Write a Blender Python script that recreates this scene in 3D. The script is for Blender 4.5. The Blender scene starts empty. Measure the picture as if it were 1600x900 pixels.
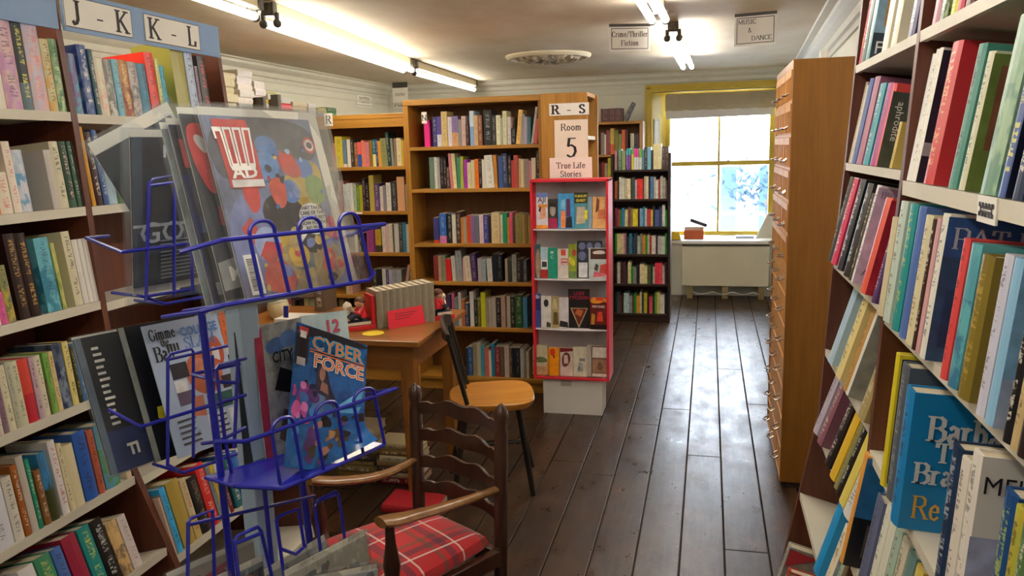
import bpy, bmesh, math, random
from mathutils import Vector, Matrix
random.seed(7)
V = Vector
SC = bpy.context.scene
COL = SC.collection
# ------------------------------------------------------------------ camera model (photo taken at 1600x900)
F = 1240.0; CX, CY = 800.0, 450.0; EYE = V((0, 0, 1.55))
def _axes():
    d1 = V(((1108 - CX) / F, (226 - CY) / F, 1)).normalized()
    a = V(((1108 - CX) / F, (226 - CY) / F, 1)); b = V((1 / F, -0.027 / F, 0))
    t = -a.dot(d1) / b.dot(d1); d2 = a + t * b
    if d2.x < 0: d2 = -d2
    d2.normalize(); d3 = d2.cross(d1)
    if d3.y > 0: d3 = -d3
    return d2, d1, d3
AX = _axes()
def ray(x, y):
    c = V(((x - CX) / F, (y - CY) / F, 1)); return V((AX[0].dot(c), AX[1].dot(c), AX[2].dot(c)))
def atz(x, y, z): r = ray(x, y); return EYE + r * ((z - EYE.z) / r.z)
def aty(x, y, Y): r = ray(x, y); return EYE + r * (Y / r.y)
def atx(x, y, X): r = ray(x, y); return EYE + r * (X / r.x)
def atn(x, y, n, c): r = ray(x, y); return EYE + r * ((c - n.dot(EYE)) / n.dot(r))
def proj(p):
    q = V(p) - EYE
    c = AX[0] * q.x + AX[1] * q.y + AX[2] * q.z
    return (CX + F * c.x / c.z, CY + F * c.y / c.z) if c.z > 1e-4 else (1e6, 1e6)
def solve(fn, target, lo, hi, i):
    a = proj(fn(lo))[i] - target; e = proj(fn(hi))[i] - target
    if (a < 0) == (e < 0): return lo if abs(a) < abs(e) else hi
    for _ in range(36):
        m = (lo + hi) / 2; b = proj(fn(m))[i] - target
        if (a < 0) == (b < 0): lo, a = m, b
        else: hi = m
    return (lo + hi) / 2
def lerp_tab(tab, z):
    if z >= tab[0][0]: return tab[0][1]
    for (z0, x0), (z1, x1) in zip(tab, tab[1:]):
        if z >= z1: return x1 + (x0 - x1) * (z - z1) / (z0 - z1)
    return tab[-1][1]

# ------------------------------------------------------------------ colours and materials
def s2l(c): return c / 12.92 if c <= .04045 else ((c + .055) / 1.055) ** 2.4
def hx(h):
    h = h.strip('#')
    if len(h) == 3: h = ''.join(c * 2 for c in h)
    return tuple(s2l(int(h[i:i + 2], 16) / 255) for i in (0, 2, 4))
MATS = {}
def new_mat(name):
    m = bpy.data.materials.new(name); m.use_nodes = True
    nt = m.node_tree; b = nt.nodes['Principled BSDF']; return m, nt, b
def N(nt, t, **kw):
    n = nt.nodes.new(t)
    for k, v in kw.items(): setattr(n, k, v)
    return n
def L(nt, a, b): nt.links.new(a, b)
def ramp(nt, fac, stops):
    r = N(nt, 'ShaderNodeValToRGB'); e = r.color_ramp.elements
    while len(e) < len(stops): e.new(.5)
    for i, (p, c) in enumerate(stops):
        e[i].position = p; e[i].color = (*c, 1) if len(c) == 3 else c
    L(nt, fac, r.inputs['Fac']); return r.outputs['Color']
def mix(nt, fac, a, b, blend='MIX'):
    m = N(nt, 'ShaderNodeMix', data_type='RGBA', blend_type=blend)
    for sock, v in ((m.inputs[0], fac), (m.inputs[6], a), (m.inputs[7], b)):
        if isinstance(v, (int, float)): sock.default_value = v
        elif isinstance(v, tuple): sock.default_value = (*v[:3], 1)
        else: L(nt, v, sock)
    return m.outputs[2]
def math_(nt, op, a, b=0.0, c=None):
    m = N(nt, 'ShaderNodeMath', operation=op)
    for i, v in enumerate((a, b, c)):
        if v is None: continue
        if isinstance(v, (int, float)): m.inputs[i].default_value = v
        else: L(nt, v, m.inputs[i])
    return m.outputs[0]
def obj_coord(nt, scale=(1, 1, 1), rot=(0, 0, 0)):
    t = N(nt, 'ShaderNodeTexCoord'); mp = N(nt, 'ShaderNodeMapping')
    mp.inputs['Scale'].default_value = scale; mp.inputs['Rotation'].default_value = rot
    L(nt, t.outputs['Object'], mp.inputs['Vector']); return mp.outputs['Vector']
def noise(nt, vec, scale, detail=3, rough=.5):
    n = N(nt, 'ShaderNodeTexNoise'); n.inputs['Scale'].default_value = scale
    n.inputs['Detail'].default_value = detail; n.inputs['Roughness'].default_value = rough
    L(nt, vec, n.inputs['Vector']); return n.outputs['Fac']
def plain(col, rough=.5, var=.12, scale=9, metal=0, bump=0, coat=0, name=None):
    """a procedural material: a base colour with soft cloudy variation"""
    key = ('plain', col, rough, var, scale, metal, bump, coat)
    if key in MATS: return MATS[key]
    m, nt, b = new_mat(name or 'surface_' + str(len(MATS)))
    c = hx(col) if isinstance(col, str) else col
    f = noise(nt, obj_coord(nt), scale, 4)
    d = tuple(x * (1 - var) for x in c); l = tuple(min(1, x * (1 + var)) for x in c)
    L(nt, ramp(nt, f, [(.3, d), (.7, l)]), b.inputs['Base Color'])
    b.inputs['Roughness'].default_value = rough; b.inputs['Metallic'].default_value = metal
    if coat: b.inputs['Coat Weight'].default_value = coat; b.inputs['Coat Roughness'].default_value = .15
    if bump:
        bp = N(nt, 'ShaderNodeBump'); bp.inputs['Strength'].default_value = bump; bp.inputs['Distance'].default_value = .004
        L(nt, f, bp.inputs['Height']); L(nt, bp.outputs['Normal'], b.inputs['Normal'])
    MATS[key] = m; return m
def wood(c0, c1, rough=.4, axis=2, scale=1.0, spec=.5, coat=0):
    key = ('wood', c0, c1, rough, axis, scale, coat)
    if key in MATS: return MATS[key]
    m, nt, b = new_mat('wood_' + str(len(MATS)))
    s = [14 * scale] * 3; s[axis] = 1.1 * scale
    v = obj_coord(nt, tuple(s))
    f = noise(nt, v, 2.2, 6, .6); g = noise(nt, v, 9, 3, .5)
    f2 = math_(nt, 'ADD', math_(nt, 'MULTIPLY', f, .75), math_(nt, 'MULTIPLY', g, .25))
    L(nt, ramp(nt, f2, [(.32, hx(c0)), (.68, hx(c1))]), b.inputs['Base Color'])
    b.inputs['Roughness'].default_value = rough; b.inputs['Specular IOR Level'].default_value = spec
    if coat: b.inputs['Coat Weight'].default_value = coat; b.inputs['Coat Roughness'].default_value = .12
    MATS[key] = m; return m
def emit(col, strength, name):
    m = bpy.data.materials.new(name); m.use_nodes = True; nt = m.node_tree; nt.nodes.clear()
    e = N(nt, 'ShaderNodeEmission'); e.inputs['Color'].default_value = (*hx(col), 1); e.inputs['Strength'].default_value = strength
    o = N(nt, 'ShaderNodeOutputMaterial'); L(nt, e.outputs[0], o.inputs[0]); return m

def book_material():
    """one jacket material for every book: its colours come from the book's own properties, its print from the cover's UV"""
    m, nt, b = new_mat('book_jacket')
    def at(n, out='Color'):
        a = N(nt, 'ShaderNodeAttribute', attribute_type='OBJECT', attribute_name=n); return a.outputs[out]
    c1, c2, c3 = at('c1'), at('c2'), at('c3')
    tx, pc, bd, sd = at('tx', 'Fac'), at('pc', 'Fac'), at('bd', 'Fac'), at('sd', 'Fac')
    uv = N(nt, 'ShaderNodeUVMap', uv_map='UVMap'); sep = N(nt, 'ShaderNodeSeparateXYZ'); L(nt, uv.outputs[0], sep.inputs[0])
    u, v = sep.outputs[0], sep.outputs[1]
    cb = N(nt, 'ShaderNodeCombineXYZ'); L(nt, math_(nt, 'MULTIPLY', u, 1.3), cb.inputs[0]); L(nt, math_(nt, 'MULTIPLY', v, 3.2), cb.inputs[1]); L(nt, sd, cb.inputs[2])
    art = noise(nt, cb.outputs[0], 1.6, 4, .55)
    art_f = ramp(nt, art, [(.44, (0, 0, 0)), (.56, (1, 1, 1))])
    low = math_(nt, 'LESS_THAN', v, .62)
    base = mix(nt, math_(nt, 'MULTIPLY', pc, math_(nt, 'MULTIPLY', art_f, math_(nt, 'ADD', math_(nt, 'MULTIPLY', low, .6), .4))), c1, c3)
    band = math_(nt, 'MULTIPLY', math_(nt, 'LESS_THAN', v, bd), math_(nt, 'GREATER_THAN', bd, .001))
    base = mix(nt, band, base, c3)
    # print on the spine: blocky unreadable lettering running along it
    cb2 = N(nt, 'ShaderNodeCombineXYZ'); L(nt, math_(nt, 'MULTIPLY', u, 3.0), cb2.inputs[0]); L(nt, math_(nt, 'MULTIPLY', v, 42), cb2.inputs[1]); L(nt, math_(nt, 'MULTIPLY', sd, 3.1), cb2.inputs[2])
    gl = noise(nt, cb2.outputs[0], 1.0, 2, .6)
    ink = ramp(nt, gl, [(.50, (0, 0, 0)), (.56, (.62, .62, .62))])
    inu = math_(nt, 'MULTIPLY', math_(nt, 'GREATER_THAN', u, .27), math_(nt, 'LESS_THAN', u, .73))
    z1 = math_(nt, 'MULTIPLY', math_(nt, 'GREATER_THAN', v, .5), math_(nt, 'LESS_THAN', v, .93))
    z2 = math_(nt, 'MULTIPLY', math_(nt, 'GREATER_THAN', v, .14), math_(nt, 'LESS_THAN', v, .40))
    zone = math_(nt, 'ADD', z1, z2)
    t = math_(nt, 'MULTIPLY', math_(nt, 'MULTIPLY', ink, inu), math_(nt, 'MULTIPLY', zone, tx))
    L(nt, mix(nt, t, base, c2), b.inputs['Base Color'])
    b.inputs['Roughness'].default_value = .36; b.inputs['Specular IOR Level'].default_value = .45
    return m
def paper_material():
    m, nt, b = new_mat('book_pages')
    v = obj_coord(nt, (900, 12, 3)); f = noise(nt, v, 1, 2)
    L(nt, ramp(nt, f, [(.3, hx('b8a888')), (.7, hx('e6dcc4'))]), b.inputs['Base Color']); b.inputs['Roughness'].default_value = .8
    return m
JACKET = book_material(); PAGES = paper_material()
def sleeve_material():
    m = bpy.data.materials.new('clear_plastic_sleeve'); m.use_nodes = True; nt = m.node_tree; nt.nodes.clear()
    tr = N(nt, 'ShaderNodeBsdfTransparent'); tr.inputs[0].default_value = (.93, .95, .97, 1)
    g = N(nt, 'ShaderNodeBsdfGlossy'); g.inputs['Roughness'].default_value = .12
    d = N(nt, 'ShaderNodeBsdfDiffuse'); d.inputs[0].default_value = (.75, .78, .8, 1)
    f = noise(nt, obj_coord(nt, (4, 4, 2)), 5, 3)
    bp = N(nt, 'ShaderNodeBump'); bp.inputs['Strength'].default_value = .25; bp.inputs['Distance'].default_value = .01
    L(nt, f, bp.inputs['Height']); L(nt, bp.outputs[0], g.inputs['Normal'])
    fr = N(nt, 'ShaderNodeFresnel'); fr.inputs[0].default_value = 1.45
    m1 = N(nt, 'ShaderNodeMixShader'); m1.inputs[0].default_value = .075; L(nt, tr.outputs[0], m1.inputs[1]); L(nt, d.outputs[0], m1.inputs[2])
    m2 = N(nt, 'ShaderNodeMixShader'); L(nt, math_(nt, 'MULTIPLY', fr.outputs[0], .3), m2.inputs[0]); L(nt, m1.outputs[0], m2.inputs[1]); L(nt, g.outputs[0], m2.inputs[2])
    o = N(nt, 'ShaderNodeOutputMaterial'); L(nt, m2.outputs[0], o.inputs[0]); return m
SLEEVE = sleeve_material()

# ------------------------------------------------------------------ geometry helpers
class MB:
    def __init__(self): self.bm = bmesh.new(); self.mi = 0
    def face(self, pts, mi=None):
        vs = [self.bm.verts.new(p) for p in pts]
        f = self.bm.faces.new(vs); f.material_index = self.mi if mi is None else mi; return f
    def box(self, lo, hi, M=None):
        x0, y0, z0 = lo; x1, y1, z1 = hi
        P = [V(p) for p in ((x0,y0,z0),(x1,y0,z0),(x1,y1,z0),(x0,y1,z0),(x0,y0,z1),(x1,y0,z1),(x1,y1,z1),(x0,y1,z1))]
        if M is not None: P = [M @ p for p in P]
        vs = [self.bm.verts.new(p) for p in P]
        for q in ((0,3,2,1),(4,5,6,7),(0,1,5,4),(1,2,6,5),(2,3,7,6),(3,0,4,7)):
            self.bm.faces.new([vs[i] for i in q]).material_index = self.mi
        return self
    def bar(self, a, b, w, h, up=(0, 0, 1)):
        """rectangular bar from a to b, w across, h along 'up'"""
        a, b = V(a), V(b); d = (b - a); l = d.length; d.normalize(); u = V(up); s = d.cross(u)
        if s.length < 1e-4: s = d.cross(V((0, 1, 0)))
        s.normalize(); u = s.cross(d)
        M = Matrix((( s.x, d.x, u.x, a.x), (s.y, d.y, u.y, a.y), (s.z, d.z, u.z, a.z), (0, 0, 0, 1)))
        return self.box((-w / 2, 0, -h / 2), (w / 2, l, h / 2), M)
    def loft(self, rings, caps=True, closed=True):
        R = [[self.bm.verts.new(p) for p in r] for r in rings]; n = len(R[0])
        for a, b in zip(R, R[1:]):
            for i in range(n if closed else n - 1):
                j = (i + 1) % n; self.bm.faces.new((a[i], a[j], b[j], b[i])).material_index = self.mi
        if caps:
            self.bm.faces.new(R[0][::-1]).material_index = self.mi; self.bm.faces.new(R[-1]).material_index = self.mi
        return self
    def tube(self, pts, r, n=8, closed=False, radii=None, squash=1):
        pts = [V(p) for p in pts]; k = len(pts); rings = []; prev = None
        for i, p in enumerate(pts):
            if closed: d = pts[(i + 1) % k] - pts[i - 1]
            else: d = pts[min(i + 1, k - 1)] - pts[max(i - 1, 0)]
            d.normalize()
            if prev is None:
                s = d.cross(V((0, 0, 1)))
                if s.length < .05: s = d.cross(V((0, 1, 0)))
            else: s = prev - d * prev.dot(d)
            s.normalize(); u = d.cross(s); prev = s
            rr = radii[i] if radii else r
            sc = 1.0
            if 0 < i < k - 1:
                c = (pts[i] - pts[i - 1]).normalized().dot(d); sc = min(1.6, 1 / max(c, .5))
            rings.append([p + (s * math.cos(t) + u * math.sin(t) * squash) * rr * (1 if sc < 1.02 else 1.0) for t in (2 * math.pi * j / n for j in range(n))])
        if closed: rings.append(rings[0]); self.loft(rings, caps=False)
        else: self.loft(rings)
        return self
    def lathe(self, c, prof, n=16, axis=(0, 0, 1)):
        c = V(c); ax = V(axis).normalized(); s = ax.cross(V((1, 0, 0)))
        if s.length < .1: s = ax.cross(V((0, 1, 0)))
        s.normalize(); u = ax.cross(s)
        return self.loft([[c + ax * h + (s * math.cos(t) + u * math.sin(t)) * max(r, 1e-4) for t in (2 * math.pi * j / n for j in range(n))] for r, h in prof])
    def prism(self, poly, d0, d1, M=None):
        """poly: (a, b) points; extruded along the third axis from d0 to d1 in frame M (x=a, y=depth, z=b)"""
        f = (lambda a, d, b: M @ V((a, d, b))) if M is not None else (lambda a, d, b: V((a, d, b)))
        return self.loft([[f(a, d0, b) for a, b in poly], [f(a, d1, b) for a, b in poly]])
    def sphere(self, c, r, n=12, sx=1, sy=1, sz=1, M=None):
        c = V(c); rings = []
        for i in range(1, n):
            t = math.pi * i / n
            ring = [V((r * sx * math.sin(t) * math.cos(p), r * sy * math.sin(t) * math.sin(p), -r * sz * math.cos(t))) for p in (2 * math.pi * j / (n + 4) for j in range(n + 4))]
            rings.append([c + ((M @ q) if M is not None else q) for q in ring])
        return self.loft(rings)
    def build(self, name, mats, parent=None, smooth=False, bevel=0, M=None, local=True):
        bm = self.bm
        bmesh.ops.remove_doubles(bm, verts=bm.verts, dist=1e-6)
        bmesh.ops.recalc_face_normals(bm, faces=bm.faces)
        if parent is not None and local:
            bmesh.ops.transform(bm, matrix=parent.matrix_world.inverted(), verts=bm.verts)
        me = bpy.data.meshes.new(name); bm.to_mesh(me); bm.free()
        for m in (mats if isinstance(mats, (list, tuple)) else [mats]): me.materials.append(m)
        if smooth:
            for p in me.polygons: p.use_smooth = True
            me.set_sharp_from_angle(angle=math.radians(38))
        o = bpy.data.objects.new(name, me); COL.objects.link(o)
        if parent is not None:
            o.parent = parent; o.matrix_world = parent.matrix_world.copy()
        elif M is None:
            # put the origin of a free mesh at the middle of its base
            xs = [v.co for v in me.vertices]
            c = V(((min(v.x for v in xs) + max(v.x for v in xs)) / 2, (min(v.y for v in xs) + max(v.y for v in xs)) / 2, min(v.z for v in xs)))
            me.transform(Matrix.Translation(-c)); o.matrix_world = Matrix.Translation(c)
        if M is not None and parent is None: o.matrix_world = M
        if bevel:
            b = o.modifiers.new('edge', 'BEVEL'); b.width = bevel; b.segments = 2; b.limit_method = 'ANGLE'; b.angle_limit = math.radians(50)
        return o
def frame(o, x, y, z):
    return Matrix(((x[0], y[0], z[0], o[0]), (x[1], y[1], z[1], o[1]), (x[2], y[2], z[2], o[2]), (0, 0, 0, 1)))
def tag(o, label=None, cat=None, group=None, kind=None):
    if label: o['label'] = label
    if cat: o['category'] = cat
    if group: o['group'] = group
    if kind: o['kind'] = kind
    return o
def thing(name, label, cat, loc=(0, 0, 0), group=None, M=None):
    o = bpy.data.objects.new(name, None); COL.objects.link(o)
    o.empty_display_size = .05
    o.matrix_world = M if M is not None else Matrix.Translation(V(loc))
    return tag(o, label, cat, group)
def struct(o): o['kind'] = 'structure'; return o

# ------------------------------------------------------------------ lettering
GL = {}
for row in '''A .8 0,0 .4,1 .8,0;.14,.34 .66,.34
B .72 .1,0 .1,1;.1,1 .45,1 .6,.9 .6,.66 .45,.54 .1,.54;.45,.54 .66,.42 .68,.14 .5,0 .1,0
C .75 .68,.8 .55,.97 .35,1 .14,.85 .06,.5 .14,.15 .35,0 .55,.03 .7,.22
D .8 .1,0 .1,1;.1,1 .4,1 .65,.85 .74,.5 .65,.15 .4,0 .1,0
E .66 .1,0 .1,1;.1,1 .6,1 .62,.82;.1,.52 .46,.52;.1,0 .6,0 .65,.2
F .6 .1,0 .1,1;.1,1 .58,1 .6,.8;.1,.52 .45,.52
G .8 .68,.8 .55,.97 .35,1 .14,.85 .06,.5 .14,.15 .35,0 .6,.06 .7,.14 .7,.42
H .82 .12,0 .12,1;.7,0 .7,1;.12,.52 .7,.52
I .3 .15,0 .15,1
J .5 .34,1 .34,.2 .24,.02 .1,-.04 .02,.08
K .8 .12,0 .12,1;.7,1 .12,.4;.3,.56 .74,0
L .64 .12,0 .12,1;.12,0 .6,0 .63,.24
M 1.0 .08,0 .12,1;.12,1 .5,.1 .88,1;.88,1 .92,0
N .85 .1,0 .1,1;.1,1 .75,0;.75,0 .75,1
O .82 .4,1 .14,.85 .06,.5 .14,.15 .4,0 .66,.15 .74,.5 .66,.85 .4,1
P .66 .1,0 .1,1;.1,1 .45,1 .62,.88 .62,.6 .45,.48 .1,.48
R .76 .1,0 .1,1;.1,1 .45,1 .6,.88 .6,.64 .45,.52 .1,.52;.38,.52 .72,0
S .62 .54,.8 .44,.97 .28,1 .1,.9 .08,.72 .2,.58 .42,.46 .56,.3 .54,.1 .36,0 .16,.02 .05,.2
T .74 .37,0 .37,1;.03,.8 .05,1 .69,1 .71,.8
U .8 .12,1 .12,.3 .22,.05 .4,0 .58,.05 .68,.3 .68,1
V .8 .05,1 .4,0 .75,1
Y .76 .05,1 .38,.45 .71,1;.38,.45 .38,0
a .5 .08,.56 .2,.66 .36,.6 .38,.1 .48,.02;.38,.4 .14,.3 .06,.14 .16,0 .38,.14
b .54 .1,1 .1,.02;.1,.5 .28,.66 .46,.5 .48,.2 .34,0 .1,.06
c .46 .42,.52 .28,.66 .1,.5 .06,.3 .14,.06 .3,0 .44,.12
e .5 .08,.36 .44,.36 .4,.58 .26,.66 .1,.52 .06,.3 .14,.06 .3,0 .46,.14
f .34 .12,0 .12,.8 .2,.98 .36,.96;.02,.62 .3,.62
h .56 .1,0 .1,1;.1,.5 .28,.66 .42,.56 .42,0
i .26 .13,0 .13,.64;.13,.86 .13,.92
l .26 .13,0 .13,1
m .84 .1,0 .1,.64;.1,.5 .26,.66 .38,.56 .38,0;.38,.5 .54,.66 .68,.56 .68,0
n .58 .1,0 .1,.64;.1,.5 .28,.66 .42,.56 .42,0
o .54 .26,.66 .1,.52 .06,.32 .12,.08 .26,0 .4,.08 .48,.32 .42,.54 .26,.66
r .4 .1,0 .1,.64;.1,.48 .24,.64 .38,.62
s .42 .36,.54 .22,.66 .08,.54 .14,.4 .32,.26 .34,.1 .2,0 .05,.1
t .34 .14,.9 .14,.12 .24,0 .34,.06;.02,.62 .3,.62
u .56 .1,.64 .1,.14 .22,0 .42,.12;.42,.64 .42,0
y .5 .04,.64 .25,.04;.46,.64 .2,-.2 .06,-.24
& .8 .7,.4 .4,.0 .16,0 .08,.2 .2,.42 .46,.7 .4,.98 .24,.98 .2,.76 .72,0
- .5 .08,.36 .42,.36
/ .4 .02,-.05 .38,1.02
! .28 .14,.3 .14,1;.14,.02 .14,.08
1 .5 .12,.82 .28,1;.28,1 .28,0
2 .58 .08,.78 .2,.97 .36,.98 .48,.8 .42,.55 .08,.02 .52,.02
5 .58 .52,1 .18,1 .12,.58 .3,.64 .48,.52 .52,.28 .4,.05 .22,0 .06,.1'''.split('\n'):
    k, w, rest = row.split(' ', 2)
    GL[k] = (float(w), [[tuple(float(q) for q in p.split(',')) for p in s.split()] for s in rest.split(';')])
def stroke_quads(txt, size, serif=True, heavy=.15, thin=.055, gap=.1):
    """flat quads ((x,y) x4) of a line of roman lettering, and its width"""
    out = []; x = 0
    for ch in txt:
        if ch == ' ': x += .38; continue
        w, st = GL[ch]
        for s in st:
            for (x0, y0), (x1, y1) in zip(s, s[1:]):
                dx, dy = x1 - x0, y1 - y0; l = math.hypot(dx, dy) or 1e-6
                up = abs(dy) / l
                th = thin + (heavy - thin) * (up if not (dx * dy > 0 and ch in 'AVKMNY&y/') else up * .45)
                px, py = -dy / l * th / 2, dx / l * th / 2; ex, ey = dx / l * thin * .4, dy / l * thin * .4
                out.append([(x + x0 + px - ex, y0 + py - ey), (x + x0 - px - ex, y0 - py - ey), (x + x1 - px + ex, y1 - py + ey), (x + x1 + px + ex, y1 + py + ey)])
            if serif:
                for (xa, ya), (xb, yb) in ((s[0], s[1]), (s[-1], s[-2])):
                    if abs(yb - ya) > .9 * abs(xb - xa) and min(abs(ya - t) for t in (0, 1, .64)) < .03 and ch not in '&/!ace5':
                        out.append([(x + xa - heavy * .95, ya - thin / 2), (x + xa + heavy * .95, ya - thin / 2), (x + xa + heavy * .95, ya + thin / 2), (x + xa - heavy * .95, ya + thin / 2)])
        x += w + gap
    return [[(a * size, b * size) for a, b in q] for q in out], (x - gap) * size
def letters(name, txt, M, size, mat, parent, x=0, y=0, align='c', off=.0006, spread=1.0, serif=True, heavy=.15, thin=.055, gap=.1, slant=0):
    """lettering on the local plane x (right), z (up) of frame M, standing off towards -y"""
    q, w = stroke_quads(txt, size, serif, heavy, thin, gap)
    x0 = x - (w * spread / 2 if align == 'c' else 0)
    mb = MB()
    for i, f in enumerate(q):
        o = off + (i % 5) * .00004
        mb.face([M @ V((x0 + a * spread + slant * b, -o, y + b)) for a, b in f])
    return mb.build(name, mat, parent)
def sans(name, txt, M, size, mat, parent, x=0, y=0, align='CENTER', off=.0006, sx=1, bold=0, shear=0, thick=0):
    c = bpy.data.curves.new(name, 'FONT'); c.body = txt; c.size = size; c.align_x = align; c.offset = bold; c.shear = shear; c.resolution_u = 2
    c.extrude = thick
    o = bpy.data.objects.new(name, c); COL.objects.link(o)
    dg = bpy.context.evaluated_depsgraph_get(); me = bpy.data.meshes.new_from_object(o.evaluated_get(dg))
    COL.objects.unlink(o); bpy.data.objects.remove(o); bpy.data.curves.remove(c)
    T = M @ Matrix.Translation((x, -off, y)) @ Matrix.Rotation(math.pi / 2, 4, 'X') @ Matrix.Diagonal((sx, 1, 1, 1))
    me.transform(parent.matrix_world.inverted() @ T if parent else T)
    me.materials.clear(); me.materials.append(mat)
    n = bpy.data.objects.new(name, me); COL.objects.link(n)
    if parent: n.parent = parent; n.matrix_world = parent.matrix_world.copy()
    return n
INK = plain('1c1a1a', .6, .05); WHITE = plain('f2efe6', .6, .03); GREYINK = plain('55504e', .6, .05)
# ================================================================== THE ROOM
HC = 2.27          # ceiling height
XL, YB, YF = -3.45, 8.40, -1.6; Z0 = V((0, 0, 1))
def xr(y): return .752 + .046 * (y - 4.437)       # the right wall runs slightly out of square
def floor_material():
    m, nt, b = new_mat('worn_dark_floorboards')
    co = N(nt, 'ShaderNodeTexCoord'); sp = N(nt, 'ShaderNodeSeparateXYZ'); L(nt, co.outputs['Object'], sp.inputs[0])
    x, y = sp.outputs[0], sp.outputs[1]
    bx = math_(nt, 'DIVIDE', math_(nt, 'ADD', x, .022), .166); ix = math_(nt, 'FLOOR', bx); fx = math_(nt, 'FRACT', bx)
    wn = N(nt, 'ShaderNodeTexWhiteNoise', noise_dimensions='1D'); L(nt, ix, wn.inputs['W'])
    by = math_(nt, 'ADD', math_(nt, 'DIVIDE', y, 2.6), math_(nt, 'MULTIPLY', wn.outputs[0], 5)); iy = math_(nt, 'FLOOR', by); fy = math_(nt, 'FRACT', by)
    cb = N(nt, 'ShaderNodeCombineXYZ'); L(nt, ix, cb.inputs[0]); L(nt, iy, cb.inputs[1])
    wn2 = N(nt, 'ShaderNodeTexWhiteNoise', noise_dimensions='2D'); L(nt, cb.outputs[0], wn2.inputs['Vector'])
    gx = math_(nt, 'MINIMUM', fx, math_(nt, 'SUBTRACT', 1, fx)); gy = math_(nt, 'MULTIPLY', math_(nt, 'MINIMUM', fy, math_(nt, 'SUBTRACT', 1, fy)), 15)
    edge = math_(nt, 'MINIMUM', gx, gy)
    gap = ramp(nt, edge, [(.011, (1, 1, 1)), (.032, (0, 0, 0))])
    grain = noise(nt, obj_coord(nt, (26, 1.6, 1)), 2.4, 6, .6)
    worn = noise(nt, obj_coord(nt, (2.2, 1.1, 1)), 1.7, 5, .6)
    c = ramp(nt, grain, [(.3, hx('1e130b')), (.7, hx('402d1f'))]); pb = noise(nt, obj_coord(nt, (3, 1.5, 1)), 2.6, 5, .65); c = mix(nt, ramp(nt, pb, [(.5, (0, 0, 0)), (.7, (.6, .6, .6))]), c, hx('5c3a1e')); c = mix(nt, ramp(nt, pb, [(.3, (.6, .6, .6)), (.45, (0, 0, 0))]), c, hx('161110'))
    c = mix(nt, math_(nt, 'MULTIPLY', wn2.outputs[0], .45), c, hx('2a1d15'))
    c = mix(nt, ramp(nt, worn, [(.52, (0, 0, 0)), (.75, (.4, .4, .4))]), c, hx('544436'))
    speck = noise(nt, obj_coord(nt, (60, 30, 1)), 2, 2); sm = noise(nt, obj_coord(nt), 1.4, 3)
    sp2 = math_(nt, 'MULTIPLY', ramp(nt, speck, [(.7, (0, 0, 0)), (.74, (1, 1, 1))]), ramp(nt, sm, [(.5, (0, 0, 0)), (.62, (1, 1, 1))]))
    c = mix(nt, math_(nt, 'MULTIPLY', sp2, .5), c, hx('8a7c68'))
    dust = math_(nt, 'MULTIPLY', gap, ramp(nt, sm, [(.45, (0, 0, 0)), (.6, (.6, .6, .6))]))
    c = mix(nt, gap, c, hx('0c0806')); c = mix(nt, math_(nt, 'MULTIPLY', dust, .35), c, hx('6a5c4a'))
    L(nt, c, b.inputs['Base Color'])
    patch = noise(nt, obj_coord(nt, (5, 2.5, 1)), 2.2, 6, .7)
    rg = ramp(nt, patch, [(.3, (.24,) * 3), (.7, (.46,) * 3)]); rg = mix(nt, gap, rg, (.9, .9, .9)); L(nt, rg, b.inputs['Roughness'])
    L(nt, math_(nt, 'SUBTRACT', .45, math_(nt, 'MULTIPLY', gap, .4)), b.inputs['Specular IOR Level'])
    bp = N(nt, 'ShaderNodeBump'); bp.inputs['Strength'].default_value = .3; bp.inputs['Distance'].default_value = .004
    h = math_(nt, 'SUBTRACT', math_(nt, 'ADD', math_(nt, 'MULTIPLY', grain, .25), math_(nt, 'MULTIPLY', wn2.outputs[0], .3)), gap)
    L(nt, h, bp.inputs['Height']); L(nt, bp.outputs[0], b.inputs['Normal'])
    return m
def ceiling_material():
    m, nt, b = new_mat('stained_ceiling_paint')
    big = noise(nt, obj_coord(nt, (1, .5, 1)), 1.3, 5, .6); fine = noise(nt, obj_coord(nt), 45, 3)
    c = ramp(nt, big, [(.3, hx('bcab8c')), (.5, hx('d2c7b2')), (.75, hx('e6e0d6'))])
    c = mix(nt, math_(nt, 'MULTIPLY', fine, .12), c, hx('8a7a5c'))
    L(nt, c, b.inputs['Base Color']); b.inputs['Roughness'].default_value = .7
    bp = N(nt, 'ShaderNodeBump'); bp.inputs['Strength'].default_value = .25; bp.inputs['Distance'].default_value = .005
    L(nt, fine, bp.inputs['Height']); L(nt, bp.outputs[0], b.inputs['Normal']); return m
M_WALL = plain('dcdccf', .75, .05, 3); M_TRIM = plain('d9d8cc', .55, .04); M_YEL = plain('c9ae3c', .45, .08, 5); M_CREAM = plain('d2cab0', .55, .05, 4)
WALLM = M_WALL
mb = MB(); mb.box((XL - .1, YF - .1, -.1), (1.1, YB + .6, 0)); struct(mb.build('floor', floor_material()))
mb = MB(); mb.box((XL - .1, YF - .1, HC), (1.1, YB + .6, HC + .1)); struct(mb.build('ceiling', ceiling_material()))
mb = MB(); mb.box((XL - .1, YF - .1, 0), (XL, YB + .1, HC)); struct(mb.build('wall_left', WALLM))
mb = MB(); mb.box((XL, YF - .1, 0), (1.0, YF, HC)); struct(mb.build('wall_front', WALLM))
mb = MB()
mb.loft([[V((xr(YF), YF, z)), V((xr(YB), YB, z)), V((xr(YB) + .1, YB, z)), V((xr(YF) + .1, YF, z))] for z in (0, HC)]); struct(mb.build('wall_right', WALLM))
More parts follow.
